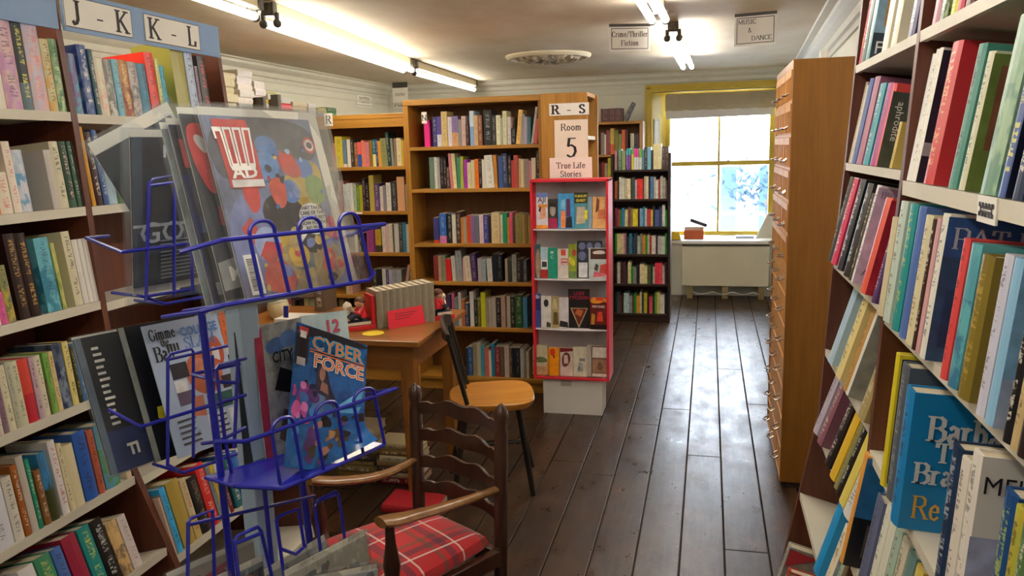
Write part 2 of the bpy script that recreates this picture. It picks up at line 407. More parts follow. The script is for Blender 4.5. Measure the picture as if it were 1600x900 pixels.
# back wall with the window opening
WX0, WX1, WZ0, WZ1 = -.57, .68, .575, 2.09
mb = MB()
mb.box((XL, YB, 0), (WX0, YB + .1, HC)); mb.box((WX1, YB, 0), (1.0, YB + .1, HC)); mb.box((WX0, YB, 0), (WX1, YB + .1, WZ0)); mb.box((WX0, YB, WZ1), (WX1, YB + .1, HC))
struct(mb.build('wall_back', WALLM))
def cornice(name, a, b, inward, k=1):
    prof = [(0, 0), (.0, -.13), (.012, -.13), (.016, -.10), (.03, -.095), (.036, -.06), (.065, -.045), (.085, -.03), (.09, -.012), (.12, -.008), (.125, 0)]
    a, b, n = V(a), V(b), V(inward); mb = MB()
    mb.loft([[p + n * u + V((0, 0, HC + w)) for u, w in ((u * k, w) for u, w in prof)] for p in (a, b)]); struct(mb.build(name, M_TRIM))
cornice('trim_1', (XL, YF, 0), (XL, YB, 0), (1, 0, 0)); cornice('trim_2', (XL, YB, 0), (xr(YB), YB, 0), (0, -1, 0)); cornice('trim_3', (xr(YF), YF, 0), (xr(YB), YB, 0), (-1, 0, 0), 1.42)
# picture rail on the left and back walls
mb = MB(); mb.box((XL, YF, 2.075), (XL + .014, YB, 2.095)); struct(mb.build('trim_4', M_TRIM))
mb = MB(); mb.box((XL, YB - .014, 2.075), (WX0 - .12, YB, 2.095)); struct(mb.build('trim_5', M_TRIM))
mb = MB(); mb.box((XL, YB - .02, 0), (WX0 - .08, YB, .14)); struct(mb.build('baseboard_back', M_TRIM))
mb = MB(); mb.box((XL, YF, 0), (XL + .02, YB, .14)); struct(mb.build('baseboard_left', M_TRIM))
# ---- window: yellow architrave, splayed reveal, two sashes
Y2 = 8.66; RX0, RX1 = -.445, .645
win = struct(thing('window_1', None, None, (0, YB, 0)))
mb = MB()
mb.box((WX0 - .07, YB - .03, .0), (WX0, YB + .005, WZ1 + .07)); mb.box((WX1, YB - .03, 0.0), (WX1 + .045, YB + .005, WZ1 + .07)); mb.box((WX0, YB - .03, WZ1), (WX1, YB + .005, WZ1 + .07))
mb.box((WX0 - .05, YB - .042, .0), (WX0 - .025, YB - .03, WZ1 + .05)); mb.box((WX0 - .05, YB - .042, WZ1 + .025), (WX1 + .03, YB - .03, WZ1 + .05))
mb.build('window_frame', M_YEL, win)
mb = MB()
for x0, x1, s in ((WX0, RX0, -1), (WX1, RX1, 1)):
    mb.loft([[V((x0, YB, z)), V((x1, Y2, z)), V((x1 + s * .03, Y2, z)), V((x0 + s * .03, YB, z))] for z in (WZ0, WZ1)])
mb.loft([[V((WX0, YB, z)), V((WX1, YB, z)), V((RX1, Y2, z)), V((RX0, Y2, z))] for z in (WZ1, WZ1 + .03)])
mb.build('window_reveal', M_YEL, win)
mb = MB(); mb.loft([[V((WX0, YB - .03, z)), V((WX1, YB - .03, z)), V((RX1 + .02, Y2 + .1, z)), V((RX0 - .02, Y2 + .1, z))] for z in (WZ0 - .03, WZ0)]); mb.build('window_sill', plain('e8e4d8', .4, .03), win)
WM = 1.36; XM = .10
def sash(z0, z1, y, nm):
    mb = MB(); w = .045
    mb.box((RX0, y, z0), (RX0 + w, y + .045, z1)); mb.box((RX1 - w, y, z0), (RX1, y + .045, z1)); mb.box((RX0 + w, y, z0), (RX1 - w, y + .045, z0 + w)); mb.box((RX0 + w, y, z1 - w), (RX1 - w, y + .045, z1))
    mb.box((XM - .011, y + .008, z0 + w), (XM + .011, y + .037, z1 - w)); return mb.build(nm, M_YEL, win)
sash(WZ0 + .03, WM + .02, Y2 - .05, 'lower_sash'); sash(WM - .025, WZ1, Y2 + .0, 'upper_sash')
gm = bpy.data.materials.new('window_glass'); gm.use_nodes = True; nt = gm.node_tree; nt.nodes.clear()
tr = N(nt, 'ShaderNodeBsdfTransparent'); gl = N(nt, 'ShaderNodeBsdfGlossy'); gl.inputs['Roughness'].default_value = .02; mx = N(nt, 'ShaderNodeMixShader'); fr = N(nt, 'ShaderNodeFresnel'); fr.inputs[0].default_value = 1.3
o_ = N(nt, 'ShaderNodeOutputMaterial'); L(nt, fr.outputs[0], mx.inputs[0]); L(nt, tr.outputs[0], mx.inputs[1]); L(nt, gl.outputs[0], mx.inputs[2]); L(nt, mx.outputs[0], o_.inputs[0])
for z0, z1, y in ((WZ0 + .075, WM - .025, Y2 - .028), (WM + .02, WZ1 - .045, Y2 + .022)):
    mb = MB(); mb.box((RX0 + .045, y, z0), (RX1 - .045, y + .004, z1)); mb.build('pane', gm, win)
mb = MB(); mb.box((.19, Y2 - .062, WM + .018), (.20, Y2 - .05, WM + .05)); mb.box((.18, Y2 - .07, WM + .018), (.21, Y2 - .05, WM + .026)); mb.build('sash_catch', plain('6a5a30', .3, .1, metal=1), win)
# rolled-up roman blind
t = thing('window_blind', 'raised beige fabric roller blind with a white hem at the window top', 'blind', (.1, Y2 - .11, 1.83))
mb = MB(); rings = []
for i in range(25):
    x = RX0 + .0 + (RX1 - RX0 - .0) * i / 24; s = .006 * math.sin(i * 1.7)
    rings.append([V((x, Y2 - .13 + s, 1.90)), V((x, Y2 - .155 + s, 1.94)), V((x, Y2 - .14, 2.07)), V((x, Y2 - .12, 2.07)), V((x, Y2 - .115 + s, 1.91))])
mb.loft(rings); mb.build('blind_fabric', plain('b5aa92', .8, .12, 4), t, smooth=True)
mb = MB(); rings = []
for i in range(25):
    x = RX0 + .01 + (RX1 - RX0 - .03) * i / 24; z = 1.82 + .012 * i / 24
    rings.append([V((x, Y2 - .125, z)), V((x, Y2 - .13, 1.905)), V((x, Y2 - .118, 1.905)), V((x, Y2 - .12, z))])
mb.loft(rings); mb.build('hem', plain('e4e2e6', .7, .03), t)
# outside: the white house across the street with blue-grey windows, and a tree
mb = MB(); mb.box((-9, 19, -6), (12, 19.4, 9))
fac = mb.build('opposite_building', plain('f4f2ec', .8, .03, .5)); tag(fac, 'sunlit white house front seen through the window', 'building')
for i, (x0, x1, z0, z1) in enumerate(((.28, .62, -1.1, 1.05), (1.12, 1.85, -1.1, 1.05))):
    w = MB(); w.box((x0, 18.93, z0), (x1, 18.99, z1)); f = w.build('window', plain(('26404e', '2a4654')[i], .3, .1, 1), fac)
    w = MB(); w.box((x0 - .1, 18.9, -.06), (x1 + .1, 18.95, .02)); w.build('window_bar', WHITE, fac)
mb = MB(); rnd = random.Random(3)
for i in range(260):
    c = V((1.25 + rnd.gauss(0, .55), 17.9 + rnd.gauss(0, .3), .62 + rnd.gauss(0, .24))); d = V((rnd.uniform(-1, 1), rnd.uniform(-1, 1), rnd.uniform(-1, 1))).normalized(); e = d.orthogonal().normalized()
    mb.face([c - d * .1, c + e * .05, c + d * .1, c - e * .05])
tr_ = thing('tree', 'dark green leafy street tree in front of the white house outside', 'tree', (1.25, 17.9, -4.0))
mb.build('foliage', plain('1e3440', .8, .3, 3), tr_)
mb = MB(); mb.tube([(1.25, 17.9, -4), (1.2, 17.9, -1.5), (1.25, 17.9, .5)], .1, radii=[.16, .12, .05]); mb.build('trunk', plain('4a3c30', .9, .2), tr_)
mb = MB(); mb.box((-12, 9.2, -4.1), (14, 21, -4.0)); tag(mb.build('street', plain('8a8884', .9, .1)), kind='structure')

# ================================================================== LIGHTS ON THE CEILING
TUBE = emit('fff4df', 26.0, 'fluorescent_tube_glow'); TUBE3 = emit('fff6ea', 16.0, 'fluorescent_tube_glow_unseen'); TUBE2 = emit('fff8f0', 30.0, 'fluorescent_tube_glow_cool')
M_BATTEN = plain('cfc2a0', .5, .06); M_CAP = plain('4a4642', .5, .1)
def batten(x0, y0, x1, y1, twin, mat, label, zt=2.175):
    t = thing('ceiling_light', label, 'light', ((x0 + x1) / 2, (y0 + y1) / 2, HC), 'fluorescent battens on the ceiling')
    a, b = V((x0, y0, 0)), V((x1, y1, 0)); d = (b - a).normalized(); s = V((d.y, -d.x, 0))
    mb = MB(); mb.bar(a + V((0, 0, HC - .03)), b + V((0, 0, HC - .03)), .05, .058); mb.build('housing', M_BATTEN, t, bevel=.004)
    for e, q in ((a, 1), (b, -1)):
        mb = MB(); mb.bar(e + V((0, 0, HC - .035)), e + d * q * .05 + V((0, 0, HC - .035)), .062, .062); mb.build('end_cap', M_CAP, t, bevel=.004)
    for k in ((-1, 1) if twin else (0,)):
        p, q = a + d * .03 + s * .034 * k, b - d * .03 + s * .034 * k
        mb = MB(); mb.tube([p + V((0, 0, zt)), q + V((0, 0, zt))], .018, 12); tb = mb.build('tube', mat, t, smooth=True)
        for e, g in ((p, 1), (q, -1)):
            mb = MB(); mb.tube([e + V((0, 0, HC - .05)), e + V((0, 0, zt))], .012, 8); mb.sphere(e + V((0, 0, zt - .004)), .021, 8); mb.build('lamp_holder', M_CAP, tb, smooth=True)
batten(-1.80, 1.05, -2.005, 3.40, False, TUBE, 'fluorescent batten above the J-K bookcase, its near end beyond the frame')
batten(-2.03, 3.52, -2.265, 5.98, True, TUBE, 'long twin fluorescent batten with dark end cap, middle of the line along the ceiling')
batten(-2.285, 6.12, -2.37, 8.15, False, TUBE, 'fluorescent batten at the window-wall end of the long ceiling line')
batten(-.30, 2.35, -.255, 4.27, True, TUBE2, 'fluorescent batten cut by the top edge of the photo')
batten(-.215, 4.90, -.18, 6.86, True, TUBE2, 'short-looking twin fluorescent batten between the two hanging cards')
batten(-.36, -.35, -.315, 1.95, True, TUBE3, 'unseen fluorescent batten added over the camera to brighten the foreground')  # added out of view to lift the comics, armchair and right-hand shelves
batten(-1.62, -1.45, -1.77, .95, False, TUBE3, 'fluorescent batten at the near end of the long line, out of the picture')
# plaster rose
t = thing('ceiling_rose', 'round plaster ceiling rose of grey moulded leaves', 'ceiling rose', (-1.23, 6.30, HC))
mb = MB(); mb.lathe((-1.23, 6.30, HC), [(.335, 0), (.335, -.012), (.315, -.03), (.295, -.03), (.28, -.014), (.265, -.012), (.26, 0)], 40); mb.build('rim', plain('d8cfb4', .6, .05), t, smooth=True)
mb = MB(); rnd = random.Random(5); rings = []
for i in range(9):
    r = .265 * (1 - i / 8.6)
    rings.append([V((-1.23 + r * math.cos(a), 6.30 + r * math.sin(a), HC - .012 - (.03 * rnd.random() if i else 0) - .02 * math.sin(i / 8 * math.pi))) for a in (2 * math.pi * j / 36 for j in range(36))])
mb.loft(rings); mb.build('leaf_boss', plain('a69c88', .8, .45, 28), t)
# ------------------------------------------------------------------ cards hanging from the ceiling, cards on the wall
def card(name, label, cat, M, w, h, lines, group=None, border=True, t_=.003, mat=WHITE, heavy=.15):
    o = thing(name, label, cat, M=M, group=group)
    mb = MB(); mb.box((-w / 2, 0, 0), (w / 2, t_, h), M); mb.build('card', mat, o)
    if border:
        mb = MB(); e = .004; m_ = .012
        for a, b, c, d in ((-w / 2 + m_, m_, w / 2 - m_, m_ + e), (-w / 2 + m_, h - m_ - e, w / 2 - m_, h - m_), (-w / 2 + m_, m_, -w / 2 + m_ + e, h - m_), (w / 2 - m_ - e, m_, w / 2 - m_, h - m_)):
            mb.face([M @ V(p) for p in ((a, -.0005, b), (c, -.0005, b), (c, -.0005, d), (a, -.0005, d))])
        mb.build('border', GREYINK, o)
    for txt, x, z, s, sp in lines: letters('lettering', txt, M, s, INK, o, x, z, spread=sp, heavy=heavy, thin=heavy * .38)
    return o
def hung(px0, py0, px1, py1, hgt, lines, label):
    a, b = atz(px0, py0, HC - .012), atz(px1, py1, HC - .012); x = (b - a); x.z = 0; w = x.length; x.normalize()
    M = frame((a + b) / 2 - V((0, 0, hgt)), x, V((-x.y, x.x, 0)), V((0, 0, 1)))
    o = card('hanging_sign', label, 'sign', M, w, hgt, lines)
    mb = MB(); mb.box((-w / 2, -.004, hgt - .004), (w / 2, .012, hgt + .012), M); mb.build('ceiling_strip', M_CAP, o)
hung(952, 41, 1016, 40, .145, [('Crime/Thriller', 0, .083, .030, .92), ('Fiction', 0, .033, .030, .95)], 'white hanging card reading Crime Thriller Fiction')
hung(1148, 26, 1214, 20, .165, [('MUSIC', -.045, .118, .024, 1.05), ('&', -.03, .073, .024, 1), ('DANCE', .035, .028, .024, 1.05)], 'white hanging card reading Music and Dance')
a, b = aty(614, 160, 7.9), aty(638, 160, 7.9); M = frame((a + b) / 2, V((1, 0, 0)), V((0, 1, 0)), Z0)
o = card('hanging_sign', 'small white card hung from the ceiling, the middle of three reading Poetry', 'sign', M, (b - a).length, .15, [('POETRY', 0, .065, .026, .85)], None, border=False)
mb = MB(); mb.box((-.08, -.004, .147), (.08, .012, HC - a.z), M); mb.build('ceiling_strip', M_CAP, o)
a = atx(561, 166, XL + .004); b = atx(579, 168, XL + .004)
M = frame((a + b) / 2, V((0, 1, 0)), V((-1, 0, 0)), V((0, 0, 1)))
card('wall_sign', 'white Poetry card on the long left-hand wall', 'sign', M, .40, .13, [('POETRY', 0, .04, .055, .95)], None)
a = aty(614, 169, YB - .004); b = aty(652, 168, YB - .004)
card('wall_sign', 'larger Poetry card on the far wall under the hanging one', 'sign', frame((a + b) / 2, V((1, 0, 0)), V((0, 1, 0)), V((0, 0, 1))), .27, .085, [('POETRY', 0, .018, .05, .97)], None, border=False)
# notice on the window reveal
a = aty(1026, 212, YB + .08)
M = frame(V((-.525, YB + .075, a.z - .10)), V((.43, .9, 0)).normalized(), V((-.9, .43, 0)).normalized(), V((0, 0, 1)))
card('notice', 'white paper notice pinned to the yellow window reveal', 'notice', M, .11, .27, [])
# storage heater under the window, sill clutter
t = thing('storage_heater', 'wide cream storage heater under the window', 'heater', (.17, 8.27, .13))
mb = MB(); mb.box((-.255, 8.20, .13), (.60, 8.345, .565)); mb.build('casing', M_CREAM, t, bevel=.008)
mb = MB(); mb.box((-.26, 8.19, .565), (.61, 8.35, .595)); mb.build('top_shelf', plain('efeae0', .4, .03), t)
mb = MB(); mb.box((-.25, 8.195, .54), (.60, 8.2, .562)); mb.build('top_grille', plain('4a463c', .5, .3, 40), t)
for x in (-.17, .18, .53):
    mb = MB(); mb.box((x - .03, 8.22, 0), (x + .03, 8.33, .13)); mb.build('foot', plain('8a7a50', .5, .2), t)
mb = MB(); mb.tube([(-.15 + .035 * i, 8.205, .075 - .03 * abs(math.sin(i * .55))) for i in range(20)], .006, 6); mb.build('power_cord', plain('b8b4a8', .5, .05), t)
t = thing('cardboard_box', 'small open box with an orange side on the window sill', 'box', (-.14, 8.50, WZ0))
for lo, hi in (((-.24, 8.42, .575), (-.04, 8.425, .68)), ((-.24, 8.575, .575), (-.04, 8.58, .70)), ((-.24, 8.425, .575), (-.235, 8.575, .70)), ((-.045, 8.425, .575), (-.04, 8.575, .70)), ((-.24, 8.42, .575), (-.04, 8.58, .578))):
    mb = MB(); mb.box(lo, hi); mb.build('box_side', plain('b8562c', .7, .1) if hi[1] < 8.43 else plain('e0d4c0', .7, .05), t)
mb = MB(); M = Matrix.Translation((-.10, 8.50, .735)) @ Matrix.Rotation(.35, 4, 'Y'); mb.box((-.09, -.05, 0), (.09, .05, .035), M)
tag(mb.build('paperback_book', plain('3a3432', .5, .3, 30)), 'dark paperback lying across the open box on the window sill', 'book')
mb = MB(); mb.box((.28, 8.40, .5955), (.46, 8.55, .618)); tag(mb.build('paper_pad', plain('b4bcc8', .6, .1)), 'flat grey pad of paper on the window sill', 'paper')
mb = MB(); mb.prism([(0, 0), (.17, 0), (.17, .26), (.12, .26)], 0, .012, frame(V((.47, 8.40, .5955)), V((1, 0, 0)), V((0, 1, 0)), V((0, 0, 1)))); tag(mb.build('display_board', plain('d8d4c4', .6, .03)), 'cream angled board standing at the right end of the sill', 'board')
mb = MB(); mb.box((-.43, 8.47, .5755), (-.28, 8.60, .60)); mb.box((-.425, 8.475, .60), (-.285, 8.595, .63)); mb.box((-.43, 8.47, .63), (-.29, 8.59, .66)); tag(mb.build('paper_pad', plain('d8b830', .6, .1)), 'yellow pads piled at the left end of the sill', 'paper')
# ================================================================== BOOKCASES
M_MAHOG = wood('4a2416', '6e3a26', .45, 2); M_SHELFP = plain('d8d2c0', .5, .06, 6); M_PINE = wood('9c6a22', 'c08c3a', .42, 2); M_PINE_H = wood('9c6a22', 'c08c3a', .42, 0)
M_PINEB = wood('633c18', '7c5020', .55, 2); M_DARK = wood('1d110b', '33201a', .45, 2); M_DARK_H = wood('1d110b', '33201a', .45, 0)
ZL = [(2.04, -1.786), (1.66, -1.756), (1.12, -1.732), (.62, -1.69), (.34, -1.583), (0, -1.46)]
ZR = [(1.9, .37), (1.735, .36), (1.489, .346), (1.204, .3255), (.8135, .307), (.421, .236), (0, .16)]
TL, TLL = math.radians(3.2), math.radians(9); TR_, TRL = TL, TLL
TILT = {}
def tilt(z): return math.radians(TILT.get(z, 9 if z < .5 else 3.2))
def library_case(name, label, side, prof, depth, ys, top, shelves, back_top, lipz):
    """steel-blue-signed mahogany library bookcase: side -1 faces +x, +1 faces -x"""
    t = thing(name, label, 'bookcase', (lerp_tab(prof, 0) + side * .1, sum(ys) / len(ys), 0))
    for y in ys:
        poly = [(lerp_tab(prof, z), z) for z in [top] + [q for q, _ in prof if q < top]]
        back = lerp_tab(prof, 1.4) + side * depth
        poly += [(back, 0), (back, top)]
        mb = MB(); mb.prism([(a, b) for a, b in poly], y - .011, y + .011); mb.build('upright', M_MAHOG, t)
    mb = MB(); bx = lerp_tab(prof, 1.4) + side * (depth - .008)
    mb.box((min(bx, bx + side * .008), ys[0], .02), (max(bx, bx + side * .008), ys[-1], back_top)); mb.build('back_panel', M_MAHOG, t)
    for (y0, y1, z) in shelves:
        x = lerp_tab(prof, z); tl = math.tan(tilt(z)); bk = lerp_tab(prof, 1.4) + side * (depth - .01)
        d = abs(bk - x)
        mb = MB(); mb.prism([(x, z), (x, z - (.026 if side < 0 or z == 1.476 else .019)), (x + side * .012, z - .019), (x + side * .014, z - .016), (bk, z - .016 - d * tl), (bk, z - d * tl)], y0 + .012, y1 - .012); mb.build('shelf', M_SHELFP, t)
    return t
YSL = (1.235, 1.95, 2.715)
lz = (1.689, 1.422, 1.146, .877, .603, .378); jz = (1.685, 1.42, 1.135, .86, .588, .337)
TILT.update(zip(lz, (3.2, 5, 6, 5, 7, 16))); TILT.update(zip(jz, (4, 5, 5, 6, 9, 13)))
case_l = library_case('library_bookcase', 'tall mahogany library bookcase with white shelves and blue J-K sign board', -1, ZL, .245, YSL, 2.03,
    [(1.235, 1.95, z) for z in lz + (.13,)] + [(1.95, 2.715, z) for z in jz + (.09,)], 1.66, .02)
M_BLUE = plain('7d9cc4', .5, .06, 6)
for y0, y1 in ((1.246, 1.939), (1.961, 2.704)):
    mb = MB(); xs = -1.772
    mb.box((xs, y0, 1.915), (xs + .008, y1, 2.025)); sb = mb.build('sign_board', M_BLUE, case_l); sb['label'] = 'pale blue sign board'
    if y0 > 1.9:
        for (pa, pb, s1, s2) in ((100, 206, 'J', 'K'), (226, 312, 'K', 'L')):
            ya, yb = solve(lambda q: V((xs + .01, q, 1.96)), pa, 1.3, 4, 0), solve(lambda q: V((xs + .01, q, 1.96)), pb, 1.3, 4, 0)
            w = yb - ya; M = frame(V((xs + .0105, (ya + yb) / 2, 1.927)), V((0, 1, 0)), V((-1, 0, 0)), V((0, 0, 1)))
            mb = MB(); mb.box((-w / 2, 0, 0), (w / 2, .0015, .085), M); cd = mb.build('sign_card', WHITE, sb); cd['label'] = 'white letter card %s-%s' % (s1, s2)
            mb = MB(); e = .0018
            for a, b, c, d in ((-w / 2, 0, w / 2, e), (-w / 2, .085 - e, w / 2, .085), (-w / 2, 0, -w / 2 + e, .085), (w / 2 - e, 0, w / 2, .085)): mb.face([M @ V(p) for p in ((a, -.0004, b), (c, -.0004, b), (c, -.0004, d), (a, -.0004, d))])
            for txt, x in ((s1, -.34 * w), ('-', 0), (s2, .34 * w)):
                q, wd = stroke_quads(txt, .062, True, .2, .07)
                for i, f in enumerate(q): mb.face([M @ V((x - wd / 2 + a * 1.0, -.0006 - .0001 * (i % 4), .012 + b)) for a, b in f])
            mb.build('lettering', INK, sb)
YSR = (.86, 1.605, 2.25)
rz = (1.738, 1.494, 1.237, .995, .777, .575); nz = (1.738, 1.476, 1.226, .955, .72, .53)
TILT.update(zip(rz, (7, 9.5, 12, 16, 18, 16))); TILT.update(zip(nz, (7, 8, 5.5, 3.5, 9, 10)))
case_r = library_case('library_bookcase', 'mahogany library bookcase with white shelves along the right-hand wall', 1, ZR, .232, YSR, 2.0,
    [(1.605, 2.25, z) for z in rz + (.15,)] + [(.86, 1.605, z) for z in nz + (.13,)], 1.98, .02)
# shelf-edge labels on the right-hand bookcase
for (pa, pb, z) in ((1527, 1556, 1.476),):
    ya, yb = solve(lambda q: V((.342, q, z - .01)), pa, .9, 1.6, 0), solve(lambda q: V((.342, q, z - .01)), pb, .9, 1.6, 0)
    M = frame(V((.3425, (ya + yb) / 2, z - .034)), V((0, -1, 0)), V((1, 0, 0)), V((0, 0, 1)))
    o = card('shelf_label', 'small white paper label stuck on the white shelf edge', 'label', M, abs(ya - yb), .034, [])
    mb = MB()
    for r in range(2):
        for k in range(5):
            x = -.4 * abs(ya - yb) + k * .17 * abs(ya - yb); mb.face([M @ V((x + a * .12 * abs(ya - yb), -.0008, .008 + .012 * r + b)) for a, b in ((0, 0), (1, 0), (1, .006), (0, .006))])
    mb.build('print', INK, o)

def plain_case(name, label, x0, x1, yf, depth, top, shelf_z, mats, stile=.03, base=.07, th=.02, topth=.03, back=True, rail=0):
    t = thing(name, label, 'bookcase', ((x0 + x1) / 2, yf + depth / 2, 0)); ms, mh, mk = mats
    for x in (x0, x1 - stile):
        mb = MB(); mb.box((x, yf, 0), (x + stile, yf + depth, top - topth)); mb.build('side_panel', ms, t, bevel=.002)
    if topth: mb = MB(); mb.box((x0, yf - .003, top - topth), (x1, yf + depth, top)); mb.build('top_board', mh, t, bevel=.002)
    if rail:
        mb = MB(); mb.box((x0 + stile, yf, top - topth - rail), (x1 - stile, yf + .02, top - topth)); mb.build('top_rail', mh, t)
    for z in shelf_z:
        mb = MB(); mb.box((x0 + stile, yf + .004, z - th), (x1 - stile, yf + depth - .01, z)); mb.build('shelf', mh, t, bevel=.0015)
    mb = MB(); mb.box((x0 + stile, yf + .02, 0), (x1 - stile, yf + .035, shelf_z[-1] - th)); mb.build('plinth', mh, t)
    if back:
        mb = MB(); mb.box((x0 + stile, yf + depth - .01, 0), (x1 - stile, yf + depth, top - topth)); mb.build('back_panel', mk, t)
    return t
PINES = (M_PINE, M_PINE_H, M_PINEB)
cz = (1.583, 1.318, .970, .722, .424, .092)
case_c = plain_case('bookcase', 'tall honey pine bookcase filled with paperbacks in the middle of the room', -1.875, -.972, 4.80, .26, 1.875, cz, PINES, .035, .07, .022, .035)
mz = (1.465, 1.170, .892, .60, .345, .115)
case_m = plain_case('bookcase', 'lower pine bookcase behind the table, beside the taller one', -3.0, -1.885, 4.93, .26, 1.805, mz, PINES, .03, .07, .022, .03, rail=.055)
dz = (1.352, 1.098, .858, .612, .346, .078)
case_d = plain_case('bookcase', 'narrow dark brown bookcase of crime paperbacks near the window', -.83, -.315, 7.0, .24, 1.49, dz, (M_DARK, M_DARK_H, M_DARK), .022, .07, .018, .0, False)
mb = MB(); mb.box((-.808, 7.225, 0), (-.337, 7.24, 1.38)); mb.build('back_panel', M_DARK, case_d)
bz = (1.475, 1.20, .9, .6, .3, .08)
case_b = plain_case('bookcase', 'pine bookcase against the far wall left of the yellow window frame', -1.50, -.635, 8.06, .31, 1.80, bz, (wood('a07a50', 'c09a70', .5, 2), M_PINE_H, M_PINEB), .035, .07, .02, .025)
# R - S end case, open towards the aisle
t = case_e = thing('bookcase', 'pine end bookcase with R-S and Room 5 cards on its end panel', 'bookcase', (-.83, 4.86, 0))
mb = MB(); mb.box((-.965, 4.68, 0), (-.69, 4.70, 1.87)); mb.build('end_panel', M_PINE, t, bevel=.002)
mb = MB(); mb.box((-.965, 5.02, 0), (-.675, 5.04, 1.87)); mb.build('side_panel', M_PINE, t)
mb = MB(); mb.box((-.965, 4.70, 0), (-.95, 5.02, 1.87)); mb.build('back_panel', M_PINEB, t)
for z in (1.87, 1.62, 1.34, 1.0, .7, .4, .1):
    mb = MB(); mb.box((-.95, 4.70, z - .022), (-.69, 5.02, z)); mb.build('shelf', M_PINE_H if z == 1.87 else M_SHELFP, t)
def front_card(px0, px1, py0, py1, Y, name, label, lines, **k):
    a = aty((px0 + px1) / 2, py1, Y); w = (aty(px1, py1, Y) - aty(px0, py1, Y)).length; h = aty((px0 + px1) / 2, py0, Y).z - a.z
    M = frame(a, V((1, 0, 0)), V((0, 1, 0)), V((0, 0, 1)))
    return card(name, label, 'sign', M, w, h, [(tx, x * w, z * h, s * h, sp) for tx, x, z, s, sp in lines], **k)
front_card(858, 920, 161, 180, 4.676, 'shelf_sign', 'white R-S letter card at the top of the end panel', [('R', -.34, .14, .7, 1.1), ('-', 0, .14, .7, 1.1), ('S', .33, .14, .7, 1.1)], border=False, heavy=.24)
front_card(867, 919, 187, 256, 4.672, 'shelf_sign', 'pale card reading Room 5 below the R-S card', [('Room', 0, .76, .15, 1.05), ('5', 0, .16, .42, 1.0)], border=False, mat=plain('f0e2d0', .6, .04))
front_card(859, 925, 246, 281, 4.655, 'shelf_sign', 'white card reading True Life Stories above the red display', [('True Life', 0, .52, .26, 1.0), ('Stories', 0, .14, .26, 1.0)], border=False, mat=plain('f2e6dc', .6, .04))
front_card(507.5, 520, 177, 197, 4.925, 'shelf_sign', 'white letter card R on the corner of the lower pine bookcase', [('R', 0, .2, .6, 1.0)], border=False)
front_card(659, 667, 175, 193, 4.795, 'shelf_sign', 'small white letter card N on the tall pine bookcase stile', [('N', 0, .25, .5, 1.0)], border=False)
front_card(552, 566, 331.5, 334.5, 4.925, 'shelf_label', 'tiny white label on the lower pine bookcase shelf edge', [], border=False)
# wall bookcase along the left-hand wall whose top carries the stacks
case_w = plain_case('bookcase', 'long bookcase along the left-hand wall carrying stacks of books on top', -2.3, 2.3, -.14, .28, 1.80, (1.5, 1.2, .9, .6, .3, .08), PINES, .03)
case_w.matrix_world = frame(V((XL + .17, 4.95, 0)), V((0, 1, 0)), V((-1, 0, 0)), V((0, 0, 1)))
# ================================================================== BOOKS
import colorsys
def lin2s(c): return 12.92 * c if c <= .0031308 else 1.055 * c ** (1 / 2.4) - .055
def colour_word(h):
    r, g, b = (int(h[i:i + 2], 16) / 255 for i in (0, 2, 4)); hh, s, v = colorsys.rgb_to_hsv(r, g, b); hh *= 360
    if v < .17: return 'black'
    if s < .13: return 'white' if v > .78 else 'pale grey' if v > .62 else 'grey' if v > .38 else 'dark grey'
    if s < .3 and v > .62 and 25 < hh < 75: return 'cream'
    pre = 'dark ' if v < .4 else 'pale ' if s < .38 and v > .6 else 'bright ' if s > .75 and v > .75 else ''
    if hh < 14 or hh >= 345: n = 'pink' if s < .45 and v > .55 else 'red' if v > .38 else 'maroon'
    elif hh < 40: n = 'orange' if s > .6 and v > .65 else 'tan' if v > .5 else 'brown'
    elif hh < 70: n = 'yellow' if v > .65 else 'olive'
    elif hh < 160: n = 'green'
    elif hh < 200: n = 'teal'
    elif hh < 255: n = 'blue'
    elif hh < 300: n = 'purple'
    else: n = 'pink' if v > .55 else 'plum'
    if n in ('maroon', 'brown', 'olive', 'plum') and pre == 'dark ': pre = 'deep ' if n != 'brown' else 'dark '
    return pre + n
ONES = 'first second third fourth fifth sixth seventh eighth ninth tenth eleventh twelfth thirteenth fourteenth fifteenth sixteenth seventeenth eighteenth nineteenth twentieth'.split()
def ordinal(i): return ONES[i] if i < 20 else 'twenty-' + ONES[i - 20] if i < 29 else 'thirtieth' if i == 29 else 'thirty-' + ONES[i - 30]
